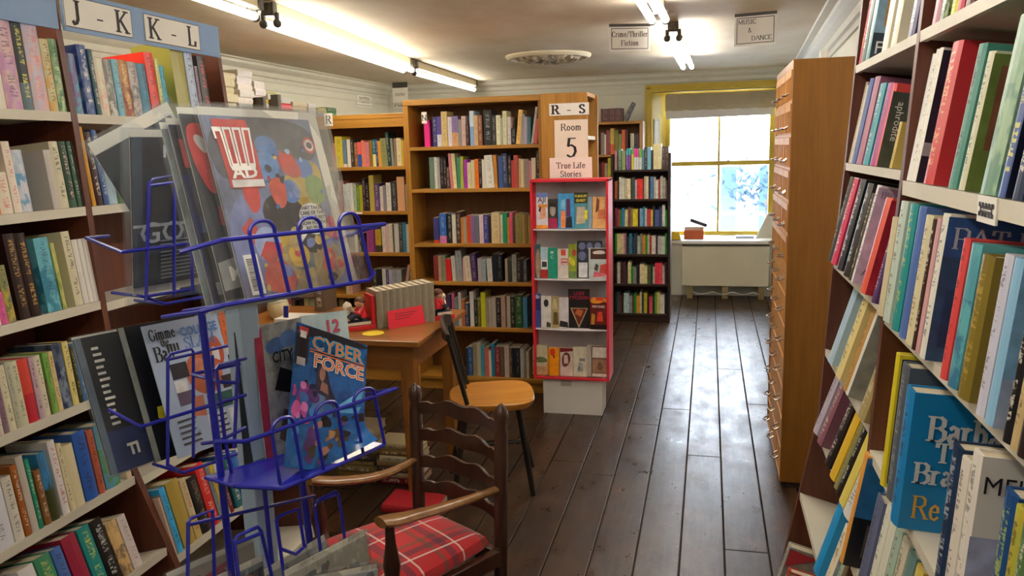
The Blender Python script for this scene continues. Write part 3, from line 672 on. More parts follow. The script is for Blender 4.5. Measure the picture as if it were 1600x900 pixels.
def book_mesh(t, d, h, hard, sep_pages):
    """a case or paper cover wrapped round a page block; spine at y=0, u running across it and v up it"""
    b = .0028 if hard else .0009; ov = .003 if hard else .0003; bl = min(.16 * t, .005) if hard else .0012
    n = 4; arc = [(b * 0 + t * i / n, -bl * math.sin(math.pi * i / n) + bl) for i in range(n + 1)]
    outer = [(0, d)] + arc + [(t, d)]; inner = [(t - b, d), (t - b, bl + b), (b, bl + b), (b, d)]
    prof = outer + inner; bm = bmesh.new(); uvl = bm.loops.layers.uv.new('UVMap')
    lo = [bm.verts.new((x, y, 0)) for x, y in prof]; hi = [bm.verts.new((x, y, h)) for x, y in prof]; k = len(prof)
    def uv(f, us):
        for l, (u, v) in zip(f.loops, us): l[uvl].uv = (u, v)
    for i in range(k):
        j = (i + 1) % k; f = bm.faces.new((lo[i], lo[j], hi[j], hi[i]))
        if 1 <= i <= n: u0, u1 = (i - 1) / n, i / n
        elif i == 0: u0, u1 = -3.0, -.9
        elif i == n + 1: u0, u1 = 1.9, 4.0
        else: u0 = u1 = -1.5
        uv(f, ((u0, 0), (u1, 0), (u1, 1), (u0, 1)))
    m = len(outer)
    for vs, z in ((lo, 0), (hi, 1)):
        q = [(0, 1, k - 2, k - 1)] + [(m - 2, m - 1, m, m + 1)] + [(1, 2, m + 2 - 1 + 1, k - 2)]
        # close the ends of the boards and of the spine
        fs = [[vs[0], vs[1], vs[k - 2], vs[k - 1]], [vs[m - 2], vs[m - 1], vs[m], vs[m + 1]], [vs[i] for i in range(1, m - 1)] + [vs[m + 1], vs[k - 2]]]
        for g in fs:
            f = bm.faces.new(g if z else g[::-1]); uv(f, [(-1.5, z)] * len(g))
    bmesh.ops.recalc_face_normals(bm, faces=bm.faces)
    def pages(B):
        x0, x1, y0, y1, z0, z1 = b, t - b, bl + b, d - ov, ov, h - ov
        P = [B.verts.new(p) for p in ((x0,y0,z0),(x1,y0,z0),(x1,y1,z0),(x0,y1,z0),(x0,y0,z1),(x1,y0,z1),(x1,y1,z1),(x0,y1,z1))]
        r = []
        for f in ((0,3,2,1),(4,5,6,7),(0,1,5,4),(1,2,6,5),(2,3,7,6),(3,0,4,7)): r.append(B.faces.new([P[i] for i in f]))
        return r
    me = bpy.data.meshes.new('book'); pm = None
    if sep_pages:
        B = bmesh.new(); pages(B); pm = bpy.data.meshes.new('page_block'); B.to_mesh(pm); B.free(); pm.materials.append(PAGES)
    else:
        for f in pages(bm): f.material_index = 1
    bm.to_mesh(me); bm.free(); me.materials.append(JACKET); me.materials.append(PAGES)
    return me, pm
NB = [0]
def book(t, d, h, M, c1, hard=True, c2=None, c3=None, tx=1.0, pc=0.0, bd=0.0, sep=True, label=None, group=None, name=None):
    me, pm = book_mesh(t, d, h, hard, sep)
    o = bpy.data.objects.new(name or ('hardback_book' if hard else 'paperback_book'), me); COL.objects.link(o); o.matrix_world = M
    NB[0] += 1; r = random.Random(NB[0] * 13)
    lum = sum(hx(c1)) / 3
    o['c1'] = hx(c1); o['c2'] = hx(c2 or ('f0ead8' if lum < .16 else '3a2c28')); o['c3'] = hx(c3 or ('4a5a6a' if lum > .2 else 'b8b098'))
    o['tx'] = float(tx); o['pc'] = float(pc); o['bd'] = float(bd); o['sd'] = r.uniform(0, 50)
    if pm:
        p = bpy.data.objects.new('page_block', pm); COL.objects.link(p); p.parent = o; p.matrix_world = M.copy()
    tag(o, label, 'book', group); return o
BK = {}
OPEN = {}
def opening(z):
    for tab in TABS:
        if z in tab:
            i = tab.index(z); return 9 if i == 0 else tab[i - 1] - z - .034
    return 9
TABS = (lz, jz, rz, nz, cz, mz, dz, bz)
def row(spec, crop, line, A, D, U, phrase, hard, depth, group, sep=True, cap=9, gain=1.0, maxh=.30, lo=-4, hi=9, zrow=9.0):
    """one shelf of books from a list 'x0 x1 ytop colour options' read off the photograph: x0, x1 where the spine's foot begins and ends"""
    ox, oy, s = crop; n = 0
    A, D, U = V(A), V(D).normalized(), V(U).normalized(); fwd = None; edge = None
    for it in spec.strip().replace('\n', ';').split(';'):
        f = it.split()
        if not f: continue
        x0, x1, yt = (float(q) for q in f[:3]); col = f[3]; col = ''.join(c * 2 for c in col) if len(col) == 3 else col
        op = {}
        for q in f[4:]:
            if ':' in q: k, v = q.split(':', 1); op[k] = v
            else: op[q] = '1'
        px0, px1, py = ox + x0 / s, ox + x1 / s, oy + yt / s
        dz = float(op.get('dz', 0)); dd = float(op.get('d', 0))
        base = lambda q: line(q) + U * dz + D * dd
        a, b = solve(base, px0, lo, hi, 0), solve(base, px1, lo, hi, 0)
        if a > b: a, b = b, a
        t = b - a; first = a if A.dot(line(1) - line(0)) > 0 else b
        fwd = A.dot(line(1) - line(0)) > 0
        if edge is not None and 'd' not in op and 'g' not in op:
            if fwd and a < edge: a = edge + .0004; b = max(b, a + min(t, .02))
            if not fwd and b > edge: b = edge - .0004; a = min(a, b - min(t, .02))
        t = b - a
        if t < .014 and not fwd: b = min(a + .022, hi if edge is None else edge - .0004); a = b - .022; t = .022
        first = a if fwd else b
        P = base(first); t = max(.006, min(t * .985, cap))
        h = solve(lambda q: P + U * q + A * t / 2, py, .02, .7, 1); h = max(.08, min(h, maxh, 9 if 'H' in op else opening(zrow))); edge = a + t if fwd else b - t
        al = float(op.get('g', 0)) / s / 1240 * (P - EYE).length / h
        U2 = U * math.cos(al) + A * math.sin(al); A2 = A * math.cos(al) - U * math.sin(al)
        if al > 0: P = P + U * t * math.sin(al)
        hb = hard if 'k' not in op else op['k'] == 'h'
        fx = lambda k: (''.join(c * 2 for c in op[k]) if len(op[k]) == 3 else op[k]) if k in op else None
        c3 = fx('a')
        cw = colour_word(col); kind = 'hardback' if hb else 'paperback'
        ex = ''
        if 'b' in op and c3: ex = ' with %s foot' % colour_word(c3)
        elif 'p' in op: ex = ' with pictorial spine'
        elif 't' in op: ex = ' with %s lettering' % colour_word(fx('t'))
        lab = '%s %s%s, %s %s' % (cw, kind, ex, ordinal(n), phrase)
        if len(lab.split()) > 16: lab = '%s %s, %s %s' % (cw, kind, ordinal(n), phrase)
        o = book(t, depth * (1 + .08 * math.sin(n * 2.3)), h, frame(P, A2, D, U2), col, hb, fx('t'), c3, 0 if 'n' in op else (1 if 't' in op or n % 3 else 0) * (1 if hard else .6), .85 if 'p' in op else 0, float(op.get('b', 0)), sep, lab, group)
        if 'id' in op: BK[op['id']] = (o, t, h, frame(P, A2, D, U2))
        n += 1
Z = V((0, 0, 1)); FULL = (0, 0, 1)
# ---- left library bookcase
def lline(z, off=.004): x = lerp_tab(ZL, z) - off; return lambda q: V((x, q, z + .0005))
def lrow(spec, crop, z, phrase, **k):
    tl = tilt(z)
    row(spec, crop, lline(z), (0, 1, 0), (-math.cos(tl), 0, -math.sin(tl)), (-math.sin(tl), 0, math.cos(tl)), phrase, True, k.pop('depth', .15), 'hardbacks and paperbacks in the left-hand library bookcase', lo=1.964 if 'of the J-K' in phrase else .9, hi=2.70 if 'of the J-K' in phrase else 1.936, zrow=z, **k)
P1 = 'from the left on the %s shelf beside the J-K bay'; P2 = 'from the left on the %s shelf of the J-K bay'
C5 = (0, 20, 5.29)
lrow('''-42 72 60 e8e0d0; 75 213 45 d8b4b4 p a:c890c0; 216 298 45 16242a t:e8e050 b:.3 a:5a7078; 301 428 60 c4bccc p a:e0b0a8 t:d87080; 431 503 215 d0c898 p a:d8a850; 506 578 215 5f9468 p a:c8d8a8''', C5, lz[0], P1 % 'top')
lrow('''-30 22 420 e8803a; 24 128 470 e8dcc8 t:d84030; 135 198 215 efe2d0 t:d87878; 201 288 285 d4d6de p a:4a9ac8; 458 513 285 c8c0b8 t:f4f0e8 n; 516 588 215 d6cfb2; 592 652 215 2a4a38 t:e8b8b0 b:.12 a:3a5a48; 656 708 215 3a5c48 t:e8e8e0; 711 764 220 35302e t:b0a898''', (0, 180, 5.29), lz[1], P1 % 'second')
lrow('''-20 18 560 ece4dc; 20 73 600 e060a0; 76 133 400 7a8464 p a:c8b040; 166 248 165 2c1614 t:c8a050; 252 323 160 2c1614 t:c8a050; 372 473 195 6cb8c8 p a:2a7a98 t:2a5a78; 477 504 235 c8c878 p a:7a9040; 572 629 148 dcd4b4; 632 670 210 e8e4dc b:.5 a:e0dcd4 n; 673 703 205 e8e4dc n; 706 735 200 e8e4dc n; 738 762 200 e6e2da n''', (0, 330, 4.739), lz[2], P1 % 'third', gain=1)
lrow('''-25 6 350 d8c8a8; 8 34 330 dcd0c0; 37 76 335 86687a; 79 127 320 e0d8b8 t:60584a; 130 164 295 b8b8a4; 166 213 290 d4d4b4 t:60584a; 216 288 275 d8483a b:.45 a:c02838; 291 323 262 c8a8b8; 326 368 250 e0d8c0; 370 384 428 6a7038; 386 419 232 7ab050; 422 454 222 e0c890; 461 523 165 2c3858 p a:8a9ab0; 526 566 152 e4d488; 568 594 188 3a3820 t:c8b850; 597 639 170 3a74b0 t:c8d8e8; 656 716 155 ece4da; 722 765 400 3a78c0''', (0, 500, 4.5), lz[3], P1 % 'fourth')
lrow('''-70 103 480 dcdce4 t:30304a; 107 163 410 dcd6ca; 168 203 340 a05a20; 207 248 285 c4bcb0; 251 274 305 2a9070; 286 324 370 8a5a30; 326 379 262 3a88c0 b:.45 a:3a4020 p; 396 438 190 e8e2e0 t:c83838; 441 466 208 dcd0a8; 469 532 215 e0d4ac; 540 613 135 2a5cb0; 619 654 125 b86048; 662 748 85 5a9ac0 p a:5a8a3a; 786 833 110 e0c8a8''', (0, 640, 3.913), lz[4], P1 % 'fifth')
lrow('''420 560 775 e0dcdc; 575 715 665 3f8a64 t:d8d060; 725 815 590 4a70b8; 830 960 445 9a2440 b:.3 a:b8b8b0; 975 1085 320 208a88 t:d8d840; 1090 1195 290 1a1614 t:e0e0e0; 1205 1300 335 d8b478 p a:6a5a50; 1308 1384 278 dcd0cc t:8a6060''', (0, 760, 6.154), lz[5], P1 % 'bottom')
lrow('''152 233 200 786090 p a:50b0c0; 265 348 118 2a4a90 p a:7888a8; 355 398 160 2a5058; 402 484 245 e0e0c8 p a:e8b8a0; 487 559 255 8c8c84 p a:e0e0dc; 566 624 255 80bcd0; 627 709 262 c8923c t:f0e0c0 p a:8a3030; 713 794 280 c4b8b4 p a:60686c; 797 874 295 2a80a0; 882 962 190 e83828 t:281818 b:.55 a:e83828; 966 1000 250 d8d890; 1002 1044 315 22a0bc; 1132 1249 100 a09a48; 1256 1329 160 b0c0d8; 1332 1359 320 806470; 1371 1444 225 241818 t:e04038 b:.3 a:2a2422''', (95, 50, 6), jz[0], P2 % 'top')
lrow('''146 152 193 c8901c; 154 164 206 3a1c20; 165 173 203 3a5a90; 174 187 228 a8c4d4; 189 199 226 50803a; 202 216 215 5a3a28; 218 230 240 b8a888''', FULL, jz[1], P2 % 'second')
lrow('''345 352 486 4a90b8 p a:c8b0d0; 353 362 478 d87040; 363 371 479 3a80c0 b:.5 a:c04040; 386 396 475 e0d8b0; 397 405 474 a8c4a0''', FULL, jz[3], P2 % 'fourth')
lrow('''310 328 395 d8b8a8; 331 352 380 787c78; 353 399 325 3cace8; 408 488 275 ac9444; 492 532 260 c8b890 t:b04030 b:.4 a:c8b070; 540 598 245 221e22 t:9a8a70; 602 656 105 d42c2c t:f0d0c0; 659 682 160 7a8890; 684 706 165 d4b434; 708 728 160 c8ccc8; 730 754 150 7a2428; 776 822 120 20606c; 826 866 70 3a70c0; 868 895 45 ece4dc; 897 925 45 d05058; 940 985 60 c8c4b8; 990 1025 90 dce4e8; 1030 1085 105 d83028 t:f4e4dc; 1090 1130 105 2a1c28 t:e080a0''', (200, 690, 4.5), jz[5], P2 % 'bottom')
# ---- right library bookcase
def rline(z, off=-.0): x = lerp_tab(ZR, z) + off; return lambda q: V((x, q, z + .0006 + max(0, -off) * math.tan(tilt(z))))
def rrow(spec, crop, z, phrase, **k):
    tl = tilt(z)
    row(spec, crop, rline(z, k.pop('off', .004)), (0, -1, 0), (math.cos(tl), 0, -math.sin(tl)), (math.sin(tl), 0, math.cos(tl)), phrase, True, k.pop('depth', .142), 'hardbacks and paperbacks in the right-hand library bookcase', lo=1.618 if 'far bay' in phrase else .874, hi=2.237 if 'far bay' in phrase else 1.592, cap=k.pop('cap', .052), zrow=z, **k)
P3 = 'from the far end, %s shelf, right-hand far bay'; P4 = 'from the far end, %s shelf, right-hand near bay'
rrow('''1329 1338 -60 c03044 t:f0e060; 1339.5 1347 -60 5a6a60; 1349 1359 -60 2a8484 id:fi; 1374 1387 -60 e8e2cc; 1388 1396 -60 e6dfc4; 1414 1424 -60 3a3064; 1432 1443 -60 4c443a''', FULL, rz[0], P3 % 'top')
rrow('''1452 1461 -60 c490a0; 1463 1478 -60 3a5634 p a:a0b080; 1481 1490 -60 d4d458; 1491 1500 -60 c04858; 1503 1520 -60 5a2a2a; 1525 1545 -60 8a7a60''', FULL, nz[0], P4 % 'top', cap=.04)
rrow('''78 125 90 b8aa92; 128 142 115 d4d4cc; 145 165 62 4462a4; 176 220 48 a86a84; 226 275 100 2294a4 t:d0e8e8; 281 320 98 a42a82 b:.8 a:a42a82; 325 347 100 d84a4a id:aph; 440 455 400 c8b060''', (1300, 110, 5), rz[1], P3 % 'second', cap=.06)
rrow('''1394 1401 84 f0eee8; 1402 1411 73 eeece4 t:707070; 1413 1427 57 f0eee6 t:d8c860 id:navy; 1438 1453 50 c83038 t:e8c890; 1477 1488 68 4a8c80; 1494 1503 80 ccccb0 id:lush; 1525 1548 20 94b494 p a:5a8a78; 1553 1570 -20 2a4a8a t:e8e040 id:hair; 1576 1590 -20 203050''', FULL, nz[1], P4 % 'second', cap=.06)
rrow('''55 73 22 303a38 t:c8c8c0; 78 115 12 e0d8d4 b:.99 a:c83058 t:f0f0f0; 120 160 40 1c242c t:e0e0e0; 166 203 75 1a1a1c t:d8d8d0; 206 223 150 3a3828; 224 244 88 e8e6e8 id:bry; 288 338 180 dc5844 id:rd; 376 398 240 54346a''', (1280, 270, 4.7375), rz[2], P3 % 'third', cap=.06, off=-.018)
rrow('''1365 1374 339 d4c8a4; 1376 1387 311 c4d4c8; 1389 1399 318 229494 t:d8d050; 1401 1409 320 5272b4; 1411 1420 336 dcd4ac t:8a5a40; 1421.5 1427 342 3c2018; 1428 1432 340 d4a4a4; 1433 1441 331 e6e6da t:404a60 id:pat; 1465 1473 372 dc4c4c t:5a2020; 1475 1488 380 62b0b8 p a:2a6a90; 1490 1513 398 7c6c24 t:c8a850; 1520 1531 397 ccccdc t:50506a; 1533 1546 403 8cbcdc id:boat; 1566 1573 440 141418; 1574 1584 465 c4ac7c; 1586 1600 475 2c1c1c''', FULL, nz[2], P4 % 'third', cap=.045, off=-.016)
rrow('''1291 1302 441 94b4cc b:.99 a:a8c4d8 n; 1303 1314 457 dccc8c t:40382c; 1316 1319 466 b88a48; 1319.5 1324 467 dcdcd4 id:silv; 1337 1348 513 9c8c5c t:e0d8c0''', FULL, rz[3], P3 % 'fourth', cap=.06, off=-.014)
rrow('''1373 1377 548 e0d030 id:yel; 1381 1394 569 58606a t:a8a8a4; 1387 1401 606 1a84c4 d:-.012 id:barb; 1453 1465 695 1c3454 t:c8d0d8; 1466 1476 716 e4dcd0 t:40383a; 1478 1489 705 e8e2d8 t:40383a id:mel; 1520 1538 768 1c4c84 t:c8d850; 1541 1566 792 b4b444 p a:e0a840; 1572 1590 820 5a7a4a''', FULL, nz[3], P4 % 'fourth', cap=.045, off=-.014)
rrow('''1269 1274.5 575 b4acbc t:60606a; 1275 1286 590 845464; 1287 1293 608 1c161a b:.99 a:1c161a; 1294 1301 610 dcb434; 1301.5 1304 620 8c8c5c; 1304.5 1308 645 1c1a18 t:e0e0d8; 1308.5 1314 648 dccc64; 1315 1323 652 dcdcdc''', FULL, rz[4], P3 % 'fifth', cap=.055, off=-.016)
rrow('''1302 1314 708 e8a44c id:sky d:-.014 H; 1334 1344 777 646c8c; 1345 1350 780 e4e4d4; 1351 1357 786 e0e0d0; 1358.5 1364 800 a8c0b0; 1365.5 1372 815 d8d0b8; 1373.5 1381 825 6a8a88; 1383 1390 845 d8c060; 1393 1399 850 28201c; 1401 1410 855 d0a0a4; 1412 1425 852 d8d0ac; 1428 1450 868 90b0d0''', FULL, nz[4], P4 % 'fifth', cap=.05, off=-.01)
rrow('''1269 1277 735 2494d4; 1278 1287 758 ecdfc4 id:crm; 1291 1297 800 a8c4b0; 1301 1308 812 7a6a50''', FULL, rz[5], P3 % 'bottom', cap=.05, off=-.016)
def cover_art(key, c, text=None, sub=None):
    """printed picture and lettering on the board that faces the camera side (x = t) of a book"""
    o, t, h, M = BK[key]; d = .15
    C = frame(M @ V((t + .0004, 0, 0)), M.to_3x3() @ V((0, 1, 0)), M.to_3x3() @ V((-1, 0, 0)), M.to_3x3() @ V((0, 0, 1)))
    mb = MB()
    for (x0, z0, x1, z1, mi) in c['r']: mb.mi = mi; mb.face([C @ V((a, -.0004 * (mi + 1), b)) for a, b in ((x0 * d, z0 * h), (x1 * d, z0 * h), (x1 * d, z1 * h), (x0 * d, z1 * h))])
    mb.build('cover_picture', [plain(k, .35, .25, 30) for k in c['m']], o)
    for (kind, tx, x, z, s, col, sp) in (text or []):
        m = plain(col, .4, .04)
        if kind in 'rb': letters('lettering', tx, C, s * h, m, o, x * d, z * h, align='l', off=.003, spread=sp, heavy=.22 if kind == 'b' else .15, thin=.075 if kind == 'b' else .055)
        else: sans('lettering', tx, C, s * h * 1.4, m, o, x * d, z * h, 'LEFT', .003, sp)
cover_art('fi', dict(r=[(.02, .0, .9, .28, 0), (.02, .28, .9, .95, 1), (.15, .35, .8, .75, 2)], m=('2a3a50', '8ab0d0', 'c89a50')), [('s', 'Fi', .06, .07, .13, 'f0f0f0', 1)])
cover_art('aph', dict(r=[(.0, .0, .97, .9, 0)], m=('4a5048',)))
o_, t_, h_, M_ = BK['aph']
C_ = frame(M_ @ V((t_ + .0004, .014, .138)), M_.to_3x3() @ V((0, 0, -1)), M_.to_3x3() @ V((-1, 0, 0)), M_.to_3x3() @ V((0, 1, 0)))
sans('lettering', 'aphrodite', C_, .021, WHITE, o_, 0, 0, 'LEFT', .003)
cover_art('navy', dict(r=[(.02, .0, .98, .98, 0), (.02, .2, .98, .3, 1)], m=('24283a', 'a8a8b0')))
cover_art('lush', dict(r=[(.02, .0, .98, .98, 0), (.1, .3, .5, .9, 1), (.4, .05, .9, .5, 2)], m=('6a7a3a', '7a4a38', '4a7a5a')))
cover_art('hair', dict(r=[(.0, .0, .98, .55, 0), (.0, .55, .98, .98, 1), (.0, .45, .98, .58, 2)], m=('14182c', '2a50a0', 'b0a860')))
cover_art('bry', dict(r=[(.0, .0, .98, .98, 0)], m=('c4b4d0',)), [('r', 'BRYAN', .06, .88, .06, '7a6a80', 1), ('s', 'C', .2, .25, .06, '5a5060', 1), ('s', 'A', .08, .1, .06, '5a5060', 1)])
cover_art('rd', dict(r=[(.02, .0, .98, .98, 0)], m=('a82434',)))
cover_art('pat', dict(r=[(.02, .0, .99, .72, 0), (.02, .72, .99, .985, 1), (.1, .1, .7, .5, 2)], m=('2a5078', '2c5a98', '20406a')), [('r', 'PAT BOO', .09, .78, .135, 'b4c0d0', 1.0)])
cover_art('boat', dict(r=[(.02, .0, .98, .985, 0), (.02, .0, .98, .3, 1), (.55, .1, .95, .38, 2)], m=('84b4dc', 'a8b8d8', '2a4050')))
cover_art('silv', dict(r=[(.0, .0, .98, .985, 0)], m=('8a8880',)))
cover_art('yel', dict(r=[(.05, .03, .98, .97, 0)], m=('20285a',)))
cover_art('barb', dict(r=[], m=('1a84c4',)), [('b', 'Barba', .2, .675, .17, 'd4d8dc', .86), ('b', 'T', .29, .525, .135, 'd4d8dc', .95), ('b', 'Bra', .12, .36, .145, 'd4d8dc', .9), ('r', 'Re', .14, .10, .16, 'e0a838', .8)])
cover_art('mel', dict(r=[(.02, .0, .98, .55, 0), (.02, .3, .98, .55, 1), (.02, .05, .98, .25, 2)], m=('b8c0d4', 'b0b4d0', 'b0a850')), [('s', 'MELVY', .05, .80, .10, '2a2024', .9)])
cover_art('sky', dict(r=[(.02, .0, .98, .45, 0), (.02, .45, .98, .985, 1), (.2, .1, .7, .4, 2), (.3, .6, .6, .75, 3)], m=('141418', '2a6aa0', '5a5048', 'a8c4dc')))
cover_art('crm', dict(r=[(.02, .0, .98, .985, 0), (.2, .1, .7, .5, 1)], m=('9aa0a4', '5a6060')))
# ---- the pine bookcases
def brow(spec, crop, x, y, z, phrase, **k):
    lo_, hi_ = {4.835: (-1.838, -1.009), 4.965: (-2.968, -1.917)}.get(y, (-4, 1))
    row(spec, crop, lambda q: V((q, y, z + .0005)), (1, 0, 0), (0, 1, 0), (0, 0, 1), phrase, False, .13, k.pop('group', 'paperbacks in the pine bookcases'), False, lo=lo_, hi=hi_, zrow=z, **k)
P5 = 'from the left on the %s shelf of the tall pine bookcase'; P6 = 'from the left on the %s shelf of the lower pine bookcase'
K1 = (650, 140, 5.625); K2 = (650, 300, 5.625); K3 = (650, 440, 5)
brow('''78 125 270 e8308c; 150 189 240 40407c; 190 228 238 5a4aa0 b:.4 a:e0e0ec; 229 281 193 d0b87a t:5a4a30; 285 320 240 dcd4dc; 321 375 233 8874a8 b:.45 a:d0a070; 376 405 262 888c90; 406 440 233 d0b0a8; 441 469 300 4a2424; 478 513 187 c8d8ec b:.55 a:80a4d4; 514 546 225 d0b080; 547 585 225 8c5840; 600 671 180 24282c t:d8d8d8; 673 705 225 303030; 708 745 225 e0e0c0; 746 765 250 a0a894; 766 802 187 d0d0a8; 806 836 240 ccc4c4; 839 877 340 241c20 t:e0e0e0; 878 914 178 ecc06c g:32; 916 945 215 9c9890 g:14; 946 975 238 a8a0bc g:10; 977 1010 240 507880; 1011 1030 150 c0c0c0 g:46; 1034 1066 255 d06058 g:22; 1072 1098 250 303234; 1099 1122 300 484848''', K1, 0, 4.835, cz[0], P5 % 'top')
brow('''125 166 595 688474; 168 192 595 d8d8d4; 193 216 600 a8a8a0; 218 248 590 2c2430 t:c8c8d0; 249 271 600 281c1c; 273 298 680 5a4038; 306 331 560 cc7c88 g:-15; 332 363 562 e4d8a0 g:-15; 366 395 597 4a9070; 396 421 587 a8b048; 426 455 615 a83ab0; 456 488 640 dcd0a8; 489 521 620 d4c8a0; 522 554 610 f08028 b:.6 a:f07818; 556 583 612 2c2024 t:e0e0e0; 584 621 613 dcdccc; 623 693 577 e4e4dc g:-18; 694 719 577 d08c38 g:-10; 729 765 583 3c5898; 767 810 560 343e62 g:-8; 812 839 580 242224; 841 866 620 b83c34; 868 905 577 ac5048 g:-6; 906 922 605 c8a078; 923 950 610 d0c898; 952 995 610 988480; 997 1016 625 d08898; 1018 1055 600 e4d4b8; 1060 1098 540 2c2c2e; 1100 1132 620 7a2c30''', K1, 0, 4.835, cz[1], P5 % 'second')
brow('''160 207 225 444486 b:.12 a:d05030; 212 271 190 3468b8 b:.25 a:d078b0 t:d0e0f0; 281 319 195 24222a; 322 356 200 dcdccc; 358 398 175 4a342e; 399 419 225 d08438; 420 450 228 a89880; 452 486 205 d04c28; 487 519 205 8a6aa0; 520 559 208 6a7080; 561 596 200 e4ccd4 t:a04050; 598 638 200 484898; 640 662 210 28242c; 666 741 183 dcc898; 745 765 200 dcd8c4; 766 806 183 229868; 807 826 225 d88c38; 827 853 180 e05c80 b:.75 a:e05c80; 856 875 220 4a4438; 876 935 190 988c50; 937 956 195 b49c60; 957 985 195 80703c; 988 1015 200 a08850''', K2, 0, 4.835, cz[2], P5 % 'third')
brow('''161 200 560 883838; 202 226 560 c0a080; 229 266 560 888c74; 271 318 590 d42828 g:-12; 322 356 565 ccc4bc g:-10; 361 413 515 949ca0 g:-10; 416 436 580 d8b0a8; 441 491 565 dccfb8 g:-16; 494 536 545 4e366c g:-12; 546 580 585 b0a8ac; 581 616 590 98b0b8; 631 676 585 d4d4cc g:-8; 678 718 545 1a2430; 719 760 550 1c2028 t:c0c8d0; 786 808 590 b8a898; 810 842 600 3a4438; 846 886 550 98a098; 891 920 590 3a2c28; 921 945 590 2c2a30; 947 976 600 505868''', K2, 0, 4.835, cz[3], P5 % 'fourth')
brow('''250 275 100 4a3a64; 286 306 90 c06078; 308 330 125 7a8c90; 336 360 85 c8c4bc; 361 384 140 c07038; 387 416 170 384060; 426 456 80 d4d4d0; 460 484 140 2c2624; 486 508 140 6a6a20; 512 549 85 c8c830; 551 571 130 9c9488; 572 595 135 b0a898; 597 628 130 b4aca0; 630 664 125 28262a; 668 702 115 b89c8c; 713 740 115 b8b09c; 742 774 120 2c2a28; 778 836 105 2c5c30; 840 873 120 4a8cb8''', K3, 0, 4.835, cz[4], P5 % 'fifth')
brow('''395 411 520 22304a; 413 446 510 2c5c90; 450 481 490 9c8c6a; 482 511 478 b4b49c; 512 539 500 48a0b8; 541 572 515 d06c60; 573 593 540 dcd0c4; 594 619 485 2284a4; 622 660 510 8a2c34; 662 692 510 6a5440; 695 731 500 bcb4a4; 733 752 520 6a4a3c; 755 783 520 20242a; 784 813 520 1c2026 t:c0c8d0; 818 846 525 b8b8b0; 848 863 530 8a8a84; 865 886 545 c8bca4''', K3, 0, 4.835, cz[5], P5 % 'bottom')
K4 = (510, 190, 6.43); K5 = (510, 320, 6.43)
brow('''70 97 215 b85838; 99 171 150 d0c040; 174 208 185 6a8498 b:.12 a:e0d0d4; 216 250 180 e0dcd4; 251 281 175 3c3a34; 287 320 210 8c5c30; 321 358 205 ec6068 b:.5 a:3058a8; 359 395 190 d88064; 396 436 205 d07888; 437 469 190 8c6a28; 471 503 178 226478 b:.45 a:e4dc98; 504 526 178 34487c; 527 560 195 d09830 g:-8; 562 622 168 8c8c60 g:-14; 623 659 108 244440 g:-24; 660 684 168 8c8c80 g:-10; 686 712 168 8c7c70; 713 760 165 e0d4ac; 761 783 185 d4b838; 786 815 190 d0805c; 826 863 150 388c94; 869 900 150 a86840''', K4, 0, 4.965, mz[0], P6 % 'top')
brow('''131 165 600 bc6858; 181 212 630 ccd8d4; 213 244 620 dce0e0; 246 276 620 e0e4e4; 277 309 635 a8b8a0; 311 340 650 689038; 341 371 640 b0a828; 372 401 570 342434 t:e0d8d0; 402 436 620 2c2028; 441 489 540 b0a04c; 491 540 620 54406c b:.5 a:6a4a8a; 545 576 650 d8d0c8; 577 605 640 8a8890; 609 656 615 e0dcd8; 662 711 600 3c4048; 719 795 555 dca880; 801 824 630 a89c88; 826 873 640 d4ccac; 876 935 615 b49ca8''', K4, 0, 4.965, mz[1], P6 % 'second')
brow('''290 320 290 dccfb0; 325 366 290 2c3028; 412 481 200 9c4480; 483 496 210 6a2a80; 498 556 250 c0982c b:.3 a:4a4030; 566 601 195 dcd4c4; 602 636 200 d8b4b8; 637 673 190 dcd4c0; 680 690 195 505050; 691 736 190 d4d4cc; 737 775 185 4a4a48; 776 809 180 3c8cb4; 810 846 195 d0d0c8; 851 885 195 6a5444; 886 911 205 d8b0a8; 912 946 200 5a2c2c''', K5, 0, 4.965, mz[2], P6 % 'third')
brow('''200 235 690 c8b890; 238 262 660 d0a090; 475 515 650 403c38; 520 565 645 2c2826; 571 606 645 d8d4c8; 607 634 655 5a4484; 636 675 655 b4b4c4; 677 715 655 a8a8b4; 717 762 655 b4b8bc; 775 805 600 d0a48c g:60; 845 880 680 7a9094; 882 922 680 6aa0b8''', K5, 0, 4.965, mz[3], P6 % 'fourth')
brow('''438 446 466 403c34; 448 456 464 c8b890; 458 465 461 3a2a24; 470 477 458 2c2824; 478 485 456 c8b478; 486 495 458 b0b494; 496 504 457 80a088; 505 512 456 608898; 513 519 454 a0c060; 522 530 452 3a2c24; 532 540 452 8c7c50; 542 549 448 3a2a20''', FULL, 0, 4.965, mz[4], P6 % 'fifth')
brow('''500 508 562 d0c8b0; 520 528 566 8a4a3a; 545 553 566 c8b8a0; 563 577 566 d8ccb0; 580 586 567 c0b498; 587 592 570 504434; 594 604 566 d4c4b0; 605 612 568 5a4a40; 613 620 566 d0b8a0; 621 630 567 a8b0a8''', FULL, 0, 4.965, mz[5], P6 % 'bottom')
